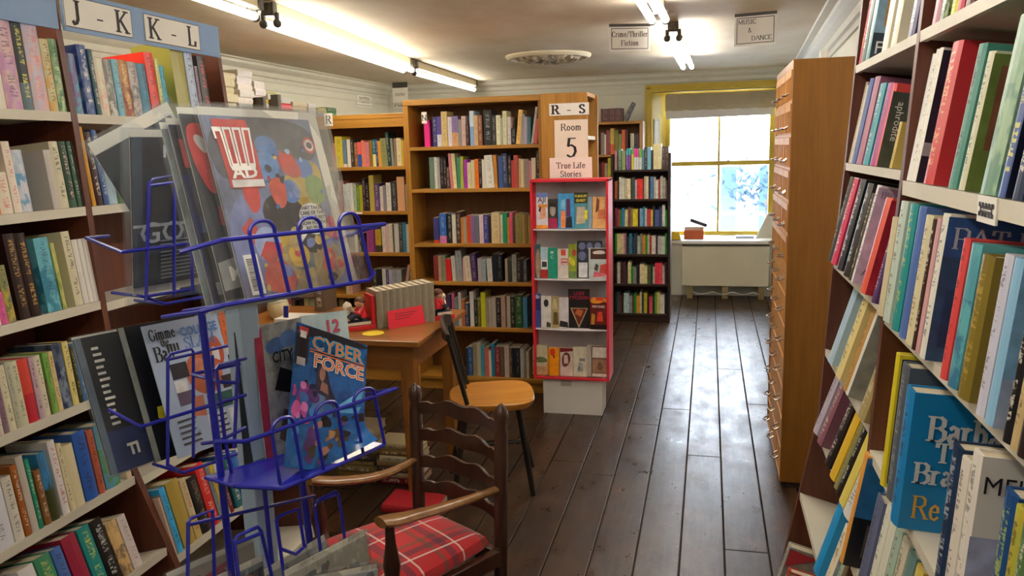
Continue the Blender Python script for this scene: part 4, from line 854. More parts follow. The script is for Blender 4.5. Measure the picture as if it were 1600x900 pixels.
# ---- back bookcase against the far wall and the books on top of the dark one
brow('''30 45 430 a07060; 47 70 430 8a9078; 72 92 450 dcd4d0; 95 120 400 a04048; 122 140 410 7a3838; 142 186 380 d0b050 b:.4 a:d86030; 190 235 400 7a7830; 238 274 445 848850; 276 314 395 e0683c; 318 345 400 5a2a28; 376 418 438 d4d0b4; 424 446 440 303050; 448 478 440 6a4048''', (935, 150, 7.5), 0, 8.09, bz[0], 'from the left in the far bookcase beside the yellow frame', group='books in the far bookcase')
brow('''40 72 780 8c2c2c; 75 108 790 b09878; 112 160 690 b8b030''', (935, 150, 7.5), 0, 8.09, bz[1], 'from the left on the lower shelf of the far bookcase', group='books in the far bookcase')
brow('''28 52 150 5a2a30; 54 78 152 5a2a30; 80 104 150 582830; 106 130 148 5a2a30; 132 156 146 562830; 158 182 145 5a2a30; 184 208 144 582830; 210 234 142 5a2a30; 236 260 142 5a2a30; 262 285 142 562830; 290 335 65 585660 g:105''', (935, 150, 7.5), 0, 8.09, 1.80, 'from the left on top of the far bookcase', group='maroon volumes on top of the far bookcase')
P7 = 'from the left standing on the dark bookcase'
brow('''190 218 640 b08080; 232 270 625 5a7a6a; 276 316 640 8a9a6a; 330 352 615 48a8b8 b:.7 a:8050a0; 356 378 615 48a8b8 b:.7 a:8050a0; 388 412 620 68a848 b:.75 a:d8d040; 416 442 620 d84898 b:.6 a:d8d8d8; 446 472 620 d84898 b:.6 a:d8d8d8; 476 508 625 68b048 b:.6 a:d0d0d0; 512 536 625 5a8090; 540 572 600 303c48; 574 614 600 78b4cc; 618 642 635 383c3c; 645 690 560 dcd0a0; 692 738 560 e0d4a8; 746 780 590 4a3c34 t:d8d0c0; 784 822 592 4a3c34 t:d8d0c0''', (935, 150, 7.5), 0, 7.03, dz[0], P7, group='paperbacks standing on the dark bookcase')
# ---- the dark bookcase is packed with more paperbacks than anyone would list: one mass, its colours book by book
def mass(name, label, rows, y, d):
    mb = MB(); mats = []
    for z, x0, x1, spec, hh in rows:
        cs = spec.split(); tot = sum(int(c[-1]) for c in cs); x = x0; rr = random.Random(int(z * 1000))
        for c in cs:
            w = (x1 - x0) * int(c[-1]) / tot; k = c[:-1]
            if k not in mats: mats.append(k)
            if k != '000':
                mb.mi = mats.index(k); h = hh * rr.uniform(.8, 1.05); q = rr.uniform(.0, .012)
                mb.box((x + .0006, y + q, z), (x + w - .0006, y + d + q, z + h))
            x += w
    o = mb.build(name, [plain(k, .4, .22, 30) for k in mats]); return tag(o, label, 'books', kind='stuff')
DX0, DX1 = -.80, -.345
mass('crime_paperbacks', 'mass of crime paperbacks filling the dark bookcase shelves', [
 (dz[1] + .0005, DX0, DX1, 'a050303 2222 c8c8b83 d0d0c43 b8b0983 e0d4a84 2221 4048504 b0b4b42 d030303 d838344 2221 b8ac982 d8ccac3 2222 4a78a84 c0b0a02 d8d8d03 a030302 b8b4a83 9a968c3 5a50482', .185),
 (dz[2] + .0005, DX0, DX1, '7024303 a040502 2822 3a70a83 c8c8883 7a4a3c3 8a7a602 d4cc305 3032 7aa0c83 3088982 c0c8d02 c038404 d0c8582 2a2a2a2 4a58904 30385a3 d4d4d43 2822', .175),
 (dz[3] + .0005, DX0, DX1, '2832 c8bc804 d0b8a03 b080902 30303a3 3078983 2830382 28384a3 a8b0a43 7880702 c084303 2822 b4b4a82 a03c302 d8d0c84 302a302 b0b0ac3 c4c4c04 2832', .18),
 (dz[4] + .0005, DX0, DX1, '2222 b0a8983 3a20283 5028342 28282c2 d4cc943 2822 7a7a7c3 2828303 d4c8a04 d8d0983 4a58303 2424282 a8b0902 d030484 d84a5c3 c8b8b02 4a24242', .185),
 (dz[5] + .0005, DX0, DX1, '2222 3a5a502 6a30302 2824242 a8c4c85 88908c3 4a3a302 2822 d090283 b8b8a82 3a3a302 c0b0283 2222 c04a583 2a2a2a2 58a8302 d0c0783 e4e0d84 2222', .185)], 7.03, .14)
# ---- stacks of books lying on top of the wall bookcase
def flat_stack(px0, px1, pybot, cols, group, base_z=1.80, x=-3.17):
    """books lying flat, spines towards the room (+x); cols from the bottom up: colour:thickness"""
    a = solve(lambda q: V((x, q, base_z)), px0, 2, 8, 0); b = solve(lambda q: V((x, q, base_z)), px1, 2, 8, 0); z = base_z; n = len(cols.split())
    for i, c in enumerate(cols.split()):
        col, t = c.split(':'); t = float(t) / 1000; r = random.Random(int(a * 100) + i); w = (b - a) * r.uniform(.92, .99); o = r.uniform(0, .03)
        col = ''.join(q * 2 for q in col) if len(col) == 3 else col
        M = frame(V((x + r.uniform(-.015, .01), a + o * .5 + w, z)), V((0, 0, 1)), V((-1, 0, 0)), V((0, -1, 0)))
        FS[0] += 1
        book(t, .145, w, M, col, True, None, None, .35, 0, 0, False, '%s book, %s up in %s' % (colour_word(col), ordinal(i), group), 'book stacks along the left-hand wall')
        z += t + .0004
FS = [0]
flat_stack(330, 373, 185, 'b8a888:40 c08060:38 b0b098:45 c8c0a0:52 c4bc98:48 ccc4a4:50 d0c8ac:40', 'the stack touching the far J-K upright')
flat_stack(376, 399, 185, '282828:38 d8d4d0:42 a8b0b0:40 e0dcd8:44 d8d8d8:48 e8e4e0:42 e0dee4:48 dcdce0:44', 'the second wall stack past the J-K upright')
flat_stack(401, 417, 185, 'd8b860:48 c86050:44 e4e0dc:50 e0d8dc:45 e4e0e4:48 eae6e6:50', 'the third wall stack past the J-K upright')
flat_stack(419, 437, 185, 'c8c8d4:46 d8ccd0:48 e0d8d8:46 dcc040:24 dcdcdc:40 b8b488:22', 'the fourth wall stack, yellow book near its top')
flat_stack(439, 457, 185, 'b0b0b8:48 a8a0a4:46 d85868:44 b03038:10 c8c8c8:46', 'the wall stack with a pink-red book')
flat_stack(459, 482, 185, 'd09848:46 c4b8a0:42 c8bca4:44 ccc0a8:36', 'the wall stack beside the leaning dark book')
flat_stack(484, 496, 185, '6a7870:42 c0c0b8:40 c8c4bc:44 d8d4d8:40', 'the cream wall stack before the green one')
flat_stack(498, 513, 185, '505858:42 6a80b8:50 b8b068:48', 'the wall stack of blue and olive books')
flat_stack(515, 530, 185, 'e0dcd8:34 b07058:30 609068:44 3a6a4a:44', 'the green-topped last stack along the wall')
flat_stack(205, 255, 80, 'b8b4a0:40 c0bca4:50 b4b098:50 c4c0ac:46 c8c4b0:44', 'the stack seen under the J-K board')
flat_stack(142, 190, 80, 'b8b4a0:40 c0bca4:50 b4b098:50 c4c0ac:46 c8c4b0:44 bcb8a4:40', 'the stack seen under the J-K board, nearest it')
for px, col, w in ((436, '4a4436', .05), (413, '3a3020', .04)):
    y = solve(lambda q: V((-3.10, q, 1.9)), px, 2, 8, 0)
    book(w, .13, .20 if w > .045 else .17, frame(V((-3.10, y, 1.8005)), V((0, 1, 0)), V((-1, 0, 0)), V((0, 0, 1))), col, True, None, None, 0, 0, 0, False, 'dark %s book standing upright before the wall stacks' % ('olive' if w > .045 else 'brown, rounded'), 'book stacks along the left-hand wall')
# a volume inside the R-S end case
book(.05, .2, .215, frame(V((-.70, 4.735, 1.6205)), V((0, 1, 0)), V((-1, 0, 0)), V((0, 0, 1))), '2a2426', True, None, None, 0, 0, 0, False, 'dark volume standing inside the R-S end bookcase')
# ================================================================== WIRE MAGAZINE RACK
RX = V((.31, .951, 0)).normalized(); RN = V((RX.y, -RX.x, 0)); POLE = V((-.785, 1.20, 0))
M_BLUEW = plain('1c20a6', .32, .06, 20, coat=.4); M_POLE = plain('b4cbe6', .4, .04)
rack = thing('magazine_rack', 'blue wire magazine rack holding bagged comics in the foreground', 'magazine rack', POLE)
mb = MB(); q = .020
for a in (-1, 1):
    pass
mb.prism([(-q, 0.04), (q, 0.04), (q, 1.62), (-q, 1.62)], -q, q, frame(POLE, RX, -RN, Z)); mb.build('pole', M_POLE, rack, bevel=.003)
mb = MB(); mb.lathe(POLE, [(.20, 0), (.20, .012), (.06, .03), (.03, .06)], 28); mb.build('base', M_BLUEW, rack, smooth=True)
def P(px, py, c): return atn(px, py, RN, c)
R_ = .0031
def wires(name, segs, label=None, r=R_):
    mb = MB()
    for s in segs:
        rr = r
        if isinstance(s, tuple): s, rr = s
        mb.tube(s, rr, 7)
    o = mb.build(name, M_BLUEW, rack, smooth=True)
    if label: o['label'] = label
    return o
def bow(px0, py0, px1, py1, hgt, c, foot=None):
    """a hoop of wire rising from one point of the rail and coming down at another"""
    a, b = P(px0, py0, c), P(px1, py1, c); pts = []
    for i in range(13):
        t = math.pi * i / 12; w = (1 - math.cos(t)) / 2
        pts.append(a.lerp(b, w) + Z * hgt * math.sin(t) ** .7)
    if foot: pts = [P(*foot[0], c)] + pts + [P(*foot[1], c)]
    return pts
c1 = -.915                                    # front of the upper right-hand pocket
top_a, top_m, top_b = P(281, 394, c1 - .03), P(348, 375, c1), P(601, 350, c1); back_b = P(552, 364, -1.0)
bot_a, bot_m, bot_b = P(314, 487, c1 - .03), P(350, 477, c1), P(576, 438, c1); back_w = -1.02
segs = [([top_a, top_m, top_b, back_b], .0036), ([bot_a, bot_m, bot_b, bot_b.lerp(P(585, 425, c1), 1)], .0036),
        bow(390, 371, 430, 366, .022, c1, ((411, 468), (452, 458))), bow(466, 364, 502, 360, .022, c1, ((487, 453), (521, 446))), bow(530, 357, 562, 354, .024, c1, ((549, 443), (581, 428))),
        [P(562, 356, c1), P(581, 432, c1), bot_b],
        [bot_a, bot_a - RN * .09 - Z * .016], [bot_b, bot_b - RN * .09 - Z * .016], [bot_m, bot_m - RN * .09 - Z * .016], [bot_a - RN * .09 - Z * .016, bot_b - RN * .09 - Z * .016],
        [back_b, back_b - RN * .02, bot_b - RN * .10 + Z * .1]]
wires('wire_basket', segs, 'upper right-hand blue wire pocket')
c2 = -.975                                    # front of the lower right-hand pocket
a0, a1, a2, a3 = P(335, 690, c2 - .02), P(383, 690, c2), P(620, 607, c2), P(572, 616, c2 - .09)
b0, b1, b2 = P(366, 760, c2 - .03), P(440, 764, c2), P(600, 695, c2)
segs = [([a0, a1, a2, a3], .0036), ([b0, b1, P(573, 708, c2), b2], .0036),
        bow(425, 678, 459, 665, .02, c2, ((438, 757), (474, 747))), bow(492, 655, 528, 641, .022, c2, ((506, 734), (541, 721))), bow(553, 632, 586, 620, .022, c2, ((568, 710), (601, 694))),
        [b0, b0 - RN * .07], [b1, b1 - RN * .09], [b2, b2 - RN * .09], [b0 - RN * .07, b2 - RN * .09]]
wires('wire_basket', segs, 'lower right-hand blue wire pocket')
mb = MB(); mb.loft([[b0 + Z * .001, b1 + Z * .001, b2 + Z * .001, b2 - RN * .09 + Z * .001, b0 - RN * .07 + Z * .001], [p + Z * .0025 for p in (b0, b1, b2, b2 - RN * .09, b0 - RN * .07)]]); o = mb.build('basket_floor', M_BLUEW, rack)
c3 = -1.262                                   # back wires of the pockets on the far side of the pole
d0, d1, d2 = P(135, 372, c3 - .10), P(190, 394, c3), P(300, 380, c3)
segs = [([P(170, 369, c3 - .13), d0, d1, d2], .0034),
        [P(228, 470, c3), P(233, 286, c3), P(238, 280, c3), P(274, 273, c3), P(272, 340, c3), P(272, 463, c3)], [P(233, 290, c3), P(300, 281, c3)],
        [P(222, 463, c3 - .02), P(258, 475, c3), P(330, 462, c3)], [P(228, 463, c3), P(300, 452, c3)], [P(297, 279, c3 + .01), P(301, 455, c3 + .01)],
        [P(222, 463, c3 - .02), P(222, 463, c3 - .02) - RN * .09], [P(258, 475, c3), P(258, 475, c3) - RN * .09]]
wires('wire_basket', segs, 'upper left-hand blue wire pocket')
e0 = P(170, 640, c3 - .08)
segs = [([e0, P(220, 667, c3), P(300, 642, c3), P(385, 618, c3)], .0034), [P(262, 728, c3), P(262, 558, c3), P(266, 553, c3), P(299, 545, c3), P(302, 550, c3), P(302, 715, c3)], [P(262, 562, c3), P(370, 537, c3)],
        [P(262, 726, c3), P(286, 739, c3), P(385, 704, c3)], [P(286, 739, c3), P(286, 739, c3) - RN * .09], [P(332, 555, c3), P(336, 700, c3)]]
wires('wire_basket', segs, 'lower left-hand blue wire pocket')
c4 = -1.06                                    # the empty pocket facing the camera
segs = [[P(384, 560, c4 - .03), P(342, 571, c4), P(338, 576, c4), P(352, 690, c4), P(366, 760, c4)], [P(300, 585, c4 - .05), P(346, 597, c4), P(372, 598, c4)], [P(300, 585, c4 - .05), P(385, 566, c4 - .05)],
        [P(316, 693, c4 - .05), P(340, 690, c4), P(384, 668, c4)], [P(372, 560, c4), P(366, 700, c4)], [P(305, 640, c4), P(384, 617, c4)]]
wires('wire_basket', segs, 'empty blue wire pocket facing the camera')
# uprights of the frame
wires('upright', [([P(314, 480, -1.06), P(326, 585, -1.06), P(343, 720, -1.06), P(366, 930, -1.06)], .0062)]); wires('upright', [([P(380, 495, -1.13), P(384, 545, -1.13)], .008)]); wires('upright', [([P(447, 478, -1.1), P(447, 496, -1.1)], .0045)])
wires('upright', [([P(466, 700, -1.12), P(473, 760, -1.12), P(486, 860, -1.12), P(492, 930, -1.12)], .0075)]); wires('upright', [([P(413, 762, -1.04), P(424, 870, -1.04), P(430, 930, -1.04)], .0042)])
c5 = -1.0
segs = [[P(293, 930, c5 - .06), P(294, 815, c5 - .06), P(298, 810, c5 - .06), P(332, 797, c5 - .06), P(336, 930, c5 - .06)], [P(294, 820, c5 - .06), P(492, 775, c5 - .06)],
        [P(376, 930, c5), P(366, 845, c5), P(370, 838, c5), P(403, 823, c5), P(408, 830, c5), P(432, 930, c5)], [P(366, 850, c5), P(408, 833, c5)],
        [P(510, 930, c5), P(492, 790, c5), P(496, 782, c5), P(524, 768, c5), P(529, 774, c5), P(540, 850, c5)], [P(492, 785, c5), P(527, 772, c5)],
        [P(448, 930, c5), P(432, 812, c5), P(437, 806, c5), P(466, 795, c5), P(476, 855, c5)], [P(440, 858, c5), P(462, 866, c5), P(478, 852, c5)]]
wires('wire_basket', segs, 'bottom row of blue wire pockets')

# ================================================================== COMICS IN THE RACK
def comic(name, label, M, w, h, col, group='comics in the wire rack', t=.003, sleeve=None, back='d8d4cc', curl=None, edge=None):
    """M: x along the foot, y away from the reader, z up the cover; origin at the lower left corner"""
    o = thing(name, label, 'comic', M=M, group=group)
    n = 10
    def sh(x, z):  # a lower corner that curls forward
        return curl(x, z) if curl else (0, 0)
    mb = MB()
    rings = []
    for i in range(n + 1):
        x = w * i / n; q = [(h * j / n, *sh(x, h * j / n)) for j in range(n + 1)]; rings.append([M @ V((x, dy, z + dz_)) for z, dy, dz_ in q] + [M @ V((x, dy + t, z + dz_)) for z, dy, dz_ in q[::-1]])
    mb.loft(rings); mb.build('cover', col if not isinstance(col, str) else plain(col, .32, .25, 14), o, smooth=True)
    if sleeve:
        l, r, b, tp = sleeve; mb = MB()
        for y in (-.0026, t + .002):
            rr = []
            for i in range(7):
                x = -l + (w + l + r) * i / 6; rr.append([M @ V((x, y - .0012 * math.sin(i * 1.3 + j), -b + (h + b + tp) * j / 6)) for j in range(7)])
            mb.loft(rr, caps=False, closed=False)
        s = mb.build('plastic_sleeve', SLEEVE, o); s['label'] = 'clear plastic sleeve'
        mb = MB(); mb.box((.001, t + .0024, -b * .5), (w + r * .55, t + .0032, h + tp * .75), M); mb.build('backing_board', plain('e6e0d0', .7, .04), o)
    return o
def art(o, M, shapes, name='cover_picture', soft=False, off=.0003, curl=lambda x, z: (0, 0)):
    """printed shapes on a comic cover: (kind, colour, points or cx cz rx rz rot)"""
    mb = MB(); mats = []; lv = 0
    for k, col, g in shapes:
        if col not in mats: mats.append(col)
        mb.mi = mats.index(col); lv += 1; y = -off - .000012 * lv
        if k == 'e':
            cx, cz, rx, rz, ro = g; ro = math.radians(ro)
            pts = [(cx + rx * math.cos(a) * math.cos(ro) - rz * math.sin(a) * math.sin(ro), cz + rx * math.cos(a) * math.sin(ro) + rz * math.sin(a) * math.cos(ro)) for a in (2 * math.pi * i / 22 for i in range(22))]
        else:
            pts = [(g[i], g[i + 1]) for i in range(0, len(g), 2)]
            if k == 'p' and (len(pts) > 4 or soft):
                for _ in range(3): pts = [q for a, b in zip(pts, pts[1:] + pts[:1]) for q in ((a[0] * .75 + b[0] * .25, a[1] * .75 + b[1] * .25), (a[0] * .25 + b[0] * .75, a[1] * .25 + b[1] * .75))]
        mb.face([M @ V((a, y + c_[0], b + c_[1])) for a, b in pts for c_ in (curl(a, b),)])
    return mb.build(name, [plain(c, .32, .22, 40) for c in mats], o)
def busy(seed, n, pal, x0, z0, x1, z1, r0=.03, r1=.09):
    """loose painterly blots that break up a printed picture"""
    r = random.Random(seed); out = []
    for i in range(n):
        cx, cz, s = r.uniform(x0, x1), r.uniform(z0, z1), r.uniform(r0, r1); k = r.randint(5, 8); a0 = r.uniform(0, 6)
        g = []
        for j in range(k):
            q = s * r.uniform(.45, 1.2); a = a0 + 2 * math.pi * j / k; g += [min(max(cx + q * math.cos(a) * 1.2, .01), .99), min(max(cz + q * math.sin(a) * .9, .01), .99)]
        out.append(('p', r.choice(pal), tuple(g)))
    return out
def scaled(sh, w, h):
    out = []
    for k, c, g in sh:
        out.append((k, c, (g[0] * w, g[1] * h, g[2] * w, g[3] * h, g[4]) if k == 'e' else tuple(v * (w if i % 2 == 0 else h) for i, v in enumerate(g))))
    return out
# --- the large bagged comic at the top
UP = V((-.254, .105, .961)).normalized(); X1 = V((.317, .948, -.020)).normalized(); Y1 = UP.cross(X1).normalized()
O1 = V((-.662, 1.030, 1.340)); M1 = frame(O1, X1, Y1, UP); W1, H1 = .215, .285
def smoke(c0, c1, c2, name, sc=9):
    m, nt, b = new_mat(name); f = noise(nt, obj_coord(nt), sc, 5, .6); L(nt, ramp(nt, f, [(.32, hx(c0)), (.5, hx(c1)), (.68, hx(c2))]), b.inputs['Base Color']); b.inputs['Roughness'].default_value = .3; return m
o = comic('comic_magazine', 'large bagged comic with a red masthead reading 2000 AD in the top pocket', M1, W1, H1, smoke('4a4c58', '8088a8', '6a6a70', 'comic_sky'), sleeve=(.006, .045, .004, .02))
art(o, M1, scaled(busy(1, 14, ('6e7080', '8088ae', '5a5c64', '9098c0'), .05, .45, .95, .95) + [('p', '5f6068', (0, .62, 0, 1, 1, 1, 1, .72, .6, .8, .3, .7)), ('p', '7f88b8', (0, .05, 0, .5, .35, .62, .5, .3, .4, .1)), ('p', 'c8a840', (.42, .2, .38, .5, .6, .66, .95, .78, 1, .6, .85, .48, .98, .3, .8, .1, .55, .08)),
 ('p', 'a89468', (.25, 0, .3, .22, .6, .3, 1, .26, 1, 0)), ('e', '3a3634', (.52, .44, .2, .12, -8)), ('e', '5a84c0', (.50, .84, .1, .055, 0)), ('e', '6a90c8', (.3, .74, .1, .06, 20)), ('e', '6a94cc', (.45, .72, .13, .08, 10)), ('e', '5a80c4', (.82, .70, .09, .06, 0)), ('e', '5c84c4', (.63, .57, .09, .07, -12)),
 ('p', 'c83c38', (.58, .78, .62, .82, .66, .78, .7, .82, .75, .76, .8, .66, .7, .64, .6, .68)), ('p', 'd06050', (.42, .6, .5, .66, .6, .64, .58, .5, .48, .46)), ('p', 'cc4a44', (.18, .56, .22, .66, .27, .58, .34, .64, .33, .5, .24, .44)), ('p', 'c85048', (.1, .38, .2, .44, .26, .34, .16, .28)), ('p', '7a9a50', (.78, .54, .8, .66, .98, .66, .98, .5, .84, .48)),
 ('p', 'b84a58', (.84, .3, .9, .42, 1, .4, 1, .26)), ('e', '3a3634', (.72, .28, .12, .08, 0)), ('e', 'a8b8e0', (.3, .28, .12, .1, 0)), ('p', 'd0604c', (.18, .02, .2, .16, .38, .2, .5, .1, .44, .0)), ('p', 'd84a48', (.2, .22, .28, .3, .42, .28, .4, .2)), ('p', '6a7a78', (.5, .12, .56, .22, .7, .2, .68, .1)), ('p', 'd06a58', (.76, .1, .8, .2, .9, .18, .9, .08)), ('e', 'd8b040', (.56, .2, .1, .07, 0))] + busy(2, 26, ('7e8cc0', 'b89a58', 'c8584c', '8a8478', '6a7a50', 'c0a868', '4a4644', 'd0b058'), .2, .04, .96, .36, .02, .06) + busy(3, 18, ('4a74b4', 'a8bce0', 'e0bc50', 'b04038', '3c3c44'), .3, .44, .95, .82, .012, .03), W1, H1))
# masthead: red shield, tall white figures, AD
art(o, M1, scaled([('q', 'c8504c', (.07, .98, .37, .98, .40, .80, .40, .60, .10, .60, .09, .78)), ('p', 'e6e2de', (.12, .605, .40, .605, .40, .645, .12, .645)), ('e', 'c8504c', (.93, .84, .062, .05, 0)), ('e', 'd8d4d0', (.93, .84, .045, .036, 0)), ('e', '5a5a60', (.93, .84, .03, .02, 0)), ('e', 'eceae6', (.78, .40, .135, .095, 0)), ('p', 'eceae6', (.66, .36, .58, .25, .71, .33))], W1, H1), 'masthead', off=.0014)
def fig2000():
    q = []
    def loop(x, w, z0, z1, th):
        return [[(x, z0), (x + th, z0), (x + th, z1), (x, z1)], [(x + w - th, z0), (x + w, z0), (x + w, z1), (x + w - th, z1)], [(x, z1 - th), (x + w, z1 - th), (x + w, z1), (x, z1)], [(x, z0), (x + w, z0), (x + w, z0 + th), (x, z0 + th)]]
    for x in (.155, .225, .295): q += loop(x, .062, .72, .935, .014)
    q += [[(.085, .91), (.148, .91), (.148, .935), (.085, .935)], [(.134, .72), (.148, .72), (.148, .93), (.134, .93)], [(.085, .87), (.1, .87), (.1, .93), (.085, .93)], [(.134, .72), (.355, .72), (.345, .695), (.145, .695)]]
    return q
mb = MB()
for i, f in enumerate(fig2000()): mb.face([M1 @ V(((a + (b - .7) * (a - .22) * .9) * W1, -.0022 - .00002 * i, b * H1)) for a, b in f])
mb.build('lettering', plain('f0eeea', .4, .03), o)
sans('lettering', 'AD', M1, .026, plain('f0eeea', .4, .03), o, .25 * W1, .655 * H1, 'CENTER', .0022, 1.3, .0008)
for i, tx in enumerate(('THAT TAKES', 'CARE OF THE', 'LITTLE SQUIRTS', 'NOW FOR THE', 'BIG FELLA!')): sans('speech', tx, M1, .0085, INK, o, .78 * W1, (.455 - .03 * i) * H1, 'CENTER', .0024, 1, .0002)
def barcode(o, M, x, z, w, h, vert=False):
    mb = MB(); mb.face([M @ V((a, -.0021, b)) for a, b in ((x, z), (x + w, z), (x + w, z + h), (x, z + h))]); o1 = mb.build('barcode_label', WHITE, o)
    mb = MB(); rr = random.Random(int(x * 1e5)); q = z + h * .1
    while q < z + h * .9:
        t = rr.uniform(.0006, .0016); mb.face([M @ V((a, -.0023, b)) for a, b in ((x + w * .15, q), (x + w * .85, q), (x + w * .85, q + t), (x + w * .15, q + t))]); q += t + rr.uniform(.0006, .0014)
    mb.build('bar_code_lines', INK, o1)
barcode(o, M1, .01, .006, .026, .062)
def shifted(M, dx, dn, dz=0): return Matrix.Translation(RX * dx + RN * dn + Z * dz) @ M
for k, (dx, dn, dz, col, lab) in enumerate(((-.020, -.020, .002, '3c3e46', 'bagged comic with a red curved masthead, directly behind the 2000 AD one'), (-.031, -.034, -.004, '1c2258', 'dark blue bagged comic with a red spine title, third in the top pocket'), (-.036, -.043, -.010, '8a9498', 'grey bagged comic at the back of the top right pocket'))):
    M = shifted(M1, dx, dn, dz); oo = comic('comic_magazine', lab, M, W1 * (1 if k == 0 else .9), H1 * (1 if k == 0 else .965), smoke('2a2c38', col, '14161e', 'comic_dark_%d' % k), sleeve=(.007, .02, .012, .016))
    if k == 0: art(oo, M, scaled([('p', 'c84a4c', (.02, .7, .0, .9, .06, .96, .2, .94, .2, .6, .1, .55)), ('p', 'd8d4d0', (.05, .86, .08, .9, .16, .86, .14, .78, .1, .8)), ('p', 'a83040', (.1, .4, .12, .5, .3, .5, .3, .36)), ('p', '9a9a98', (.0, .05, .0, .2, .14, .22, .16, .06))], W1, H1)); sans('lettering', 'M', M, .03, WHITE, oo, .12 * W1, .1 * H1, 'CENTER', .0022, 1, .001)
    if k == 1:
        art(oo, M, scaled([('p', '181420', (.0, .72, .0, .99, .2, .99, .2, .72)), ('p', 'c84448', (.045, .76, .045, .92, .12, .92, .12, .76)), ('p', '101014', (.02, .02, .02, .4, .2, .36, .3, .02)), ('p', '3a6a9a', (.05, .4, .1, .5, .3, .46, .3, .4)), ('p', '8a8c90', (.05, .05, .05, .12, .16, .12, .16, .05))], W1 * .9, H1 * .965))
# --- Cyber Force
XC = V((.424, .791, -.442)).normalized(); UC = V((-.137, .538, .831)).normalized(); YC = UC.cross(XC).normalized(); UC = XC.cross(YC)
MC = frame(V((-.682, 1.129, 1.038)), XC, YC, UC); WC, HC_ = .17, .26
def curl(x, z): k = max(0, x / WC - .25) / .75; m_ = max(0, 1 - z / (HC_ * .45)); return -.042 * k ** 2 * m_ ** 1.5, .068 * k ** 1.4 * m_ ** 1.2
o = comic('comic_book', 'blue comic reading Cyber Force, its lower corner curling forward', MC, WC, HC_, smoke('123a78', '2a6ab4', '101c38', 'comic_blue', 12), curl=curl)
for q in o.children: q.data.materials[0].node_tree.nodes['Principled BSDF'].inputs['Roughness'].default_value = .16
art(o, MC, scaled([('p', '141828', (0, .92, 0, 1, 1, 1, 1, .96, .5, .93)), ('p', '1c1c2c', (.0, .7, 0, .93, .17, .93, .17, .72)), ('p', 'c84040', (.03, .93, .03, .98, .15, .98, .15, .93)), ('p', 'e8e6e4', (.05, .9, .05, .95, .13, .95, .13, .9)), ('p', '0c0c10', (.05, .76, .05, .89, .14, .89, .14, .76)), ('p', 'c0c0c8', (.03, .70, .03, .755, .14, .755, .14, .70)),
 ('p', '8a3a90', (.04, .38, .1, .56, .22, .6, .26, .5, .2, .42, .14, .34)), ('p', 'd860a8', (.0, .36, .05, .46, .12, .44, .14, .38, .06, .33)), ('p', '3a3648', (.3, .52, .3, .7, .36, .76, .44, .72, .5, .6, .6, .5, .55, .42, .4, .44)), ('e', 'a8786c', (.38, .68, .04, .05, 0)), ('p', '9a7068', (.36, .56, .38, .63, .46, .61, .48, .54)), ('p', '5a7aa8', (.26, .42, .3, .54, .44, .52, .42, .38)),
 ('p', '6ab8e8', (.55, .45, .98, .66, .94, .56)), ('p', '58a0d8', (.52, .42, .95, .52, .9, .46)), ('p', '14161e', (.8, .42, .98, .48, 1, .4, .9, .36))] + busy(5, 22, ('1c2c50', '3a70b4', '14182a', '5a3a78', '4a88c8'), .05, .05, .7, .6, .03, .08) + busy(6, 18, ('8a6a48', '5a4430', 'b08a60', '2a2620', '1a1a24', 'a87868'), .3, .08, .75, .42, .03, .07) + busy(7, 10, ('b04898', 'd880c0', '6a3a90'), .02, .3, .24, .58, .02, .05), WC, HC_), curl=curl)
def slab(o, M, txt, x, z, s, cols, sx=1.15, tilt=0.0):
    sans('lettering', txt, M, s, plain(cols[0], .3, .1), o, x, z, 'LEFT', .0014, sx, .0016)
    sans('lettering', txt, M, s, plain(cols[1], .3, .1), o, x, z, 'LEFT', .0017, sx, -.0001)
slab(o, MC, 'CYBER', .20 * WC, .845 * HC_, .036, ('48c0e8', 'f07a28'))
slab(o, MC, 'FORCE', .24 * WC, .715 * HC_, .034, ('e8ecf0', 'f07a28'))
art(o, MC, scaled([('p', 'f07a28', (.19, .835, .19, .842, .97, .842, .97, .835)), ('p', 'f07a28', (.19, .815, .19, .823, .97, .823, .97, .815))], WC, HC_), 'title_rule')
# comics behind it
def from_px(tl, tr, bl, c, w, h, lean=.0):
    a, b = P(*tl, c), P(*tr, c); x = (b - a).normalized(); f = P(*bl, c + .02); u = (a - f).normalized(); y = u.cross(x).normalized(); u = x.cross(y); return frame(a - u * h, x, y, u)
MG = from_px((395, 511), (503, 489), (470, 735), -1.10, .17, .26)
o = comic('comic_book', 'grey comic with blue cloud-like masthead behind the Cyber Force one', MG, .17, .26, smoke('7a7c84', 'b4b8bc', '4a484c', 'comic_grey', 14))
art(o, MG, scaled([('p', 'b03a58', (0, 0, 0, 1, .1, 1, .1, 0)), ('e', '5a7ab4', (.27, .86, .14, .055, 8)), ('e', '6a8ac4', (.45, .89, .12, .06, 0)), ('e', '5a7ab4', (.78, .93, .16, .06, 0)), ('p', '1c1a1e', (.2, .55, .3, .7, .5, .64, .4, .5)), ('p', '2a2a2e', (.45, .4, .6, .6, .8, .5, .7, .3)), ('p', '5a4a48', (.2, .2, .3, .4, .5, .34, .4, .1))], .17, .255))
sans('lettering', 'CITY', MG, .028, INK, o, .2 * .17, .74 * .255, 'LEFT', .0016, .8, .0006)
MK = from_px((367, 518), (475, 500), (412, 760), -1.115, .17, .27)
o = comic('comic_book', 'black comic with a maroon top and teal picture, behind the grey one', MK, .17, .27, smoke('101014', '24222a', '0a0a0c', 'comic_black', 8))
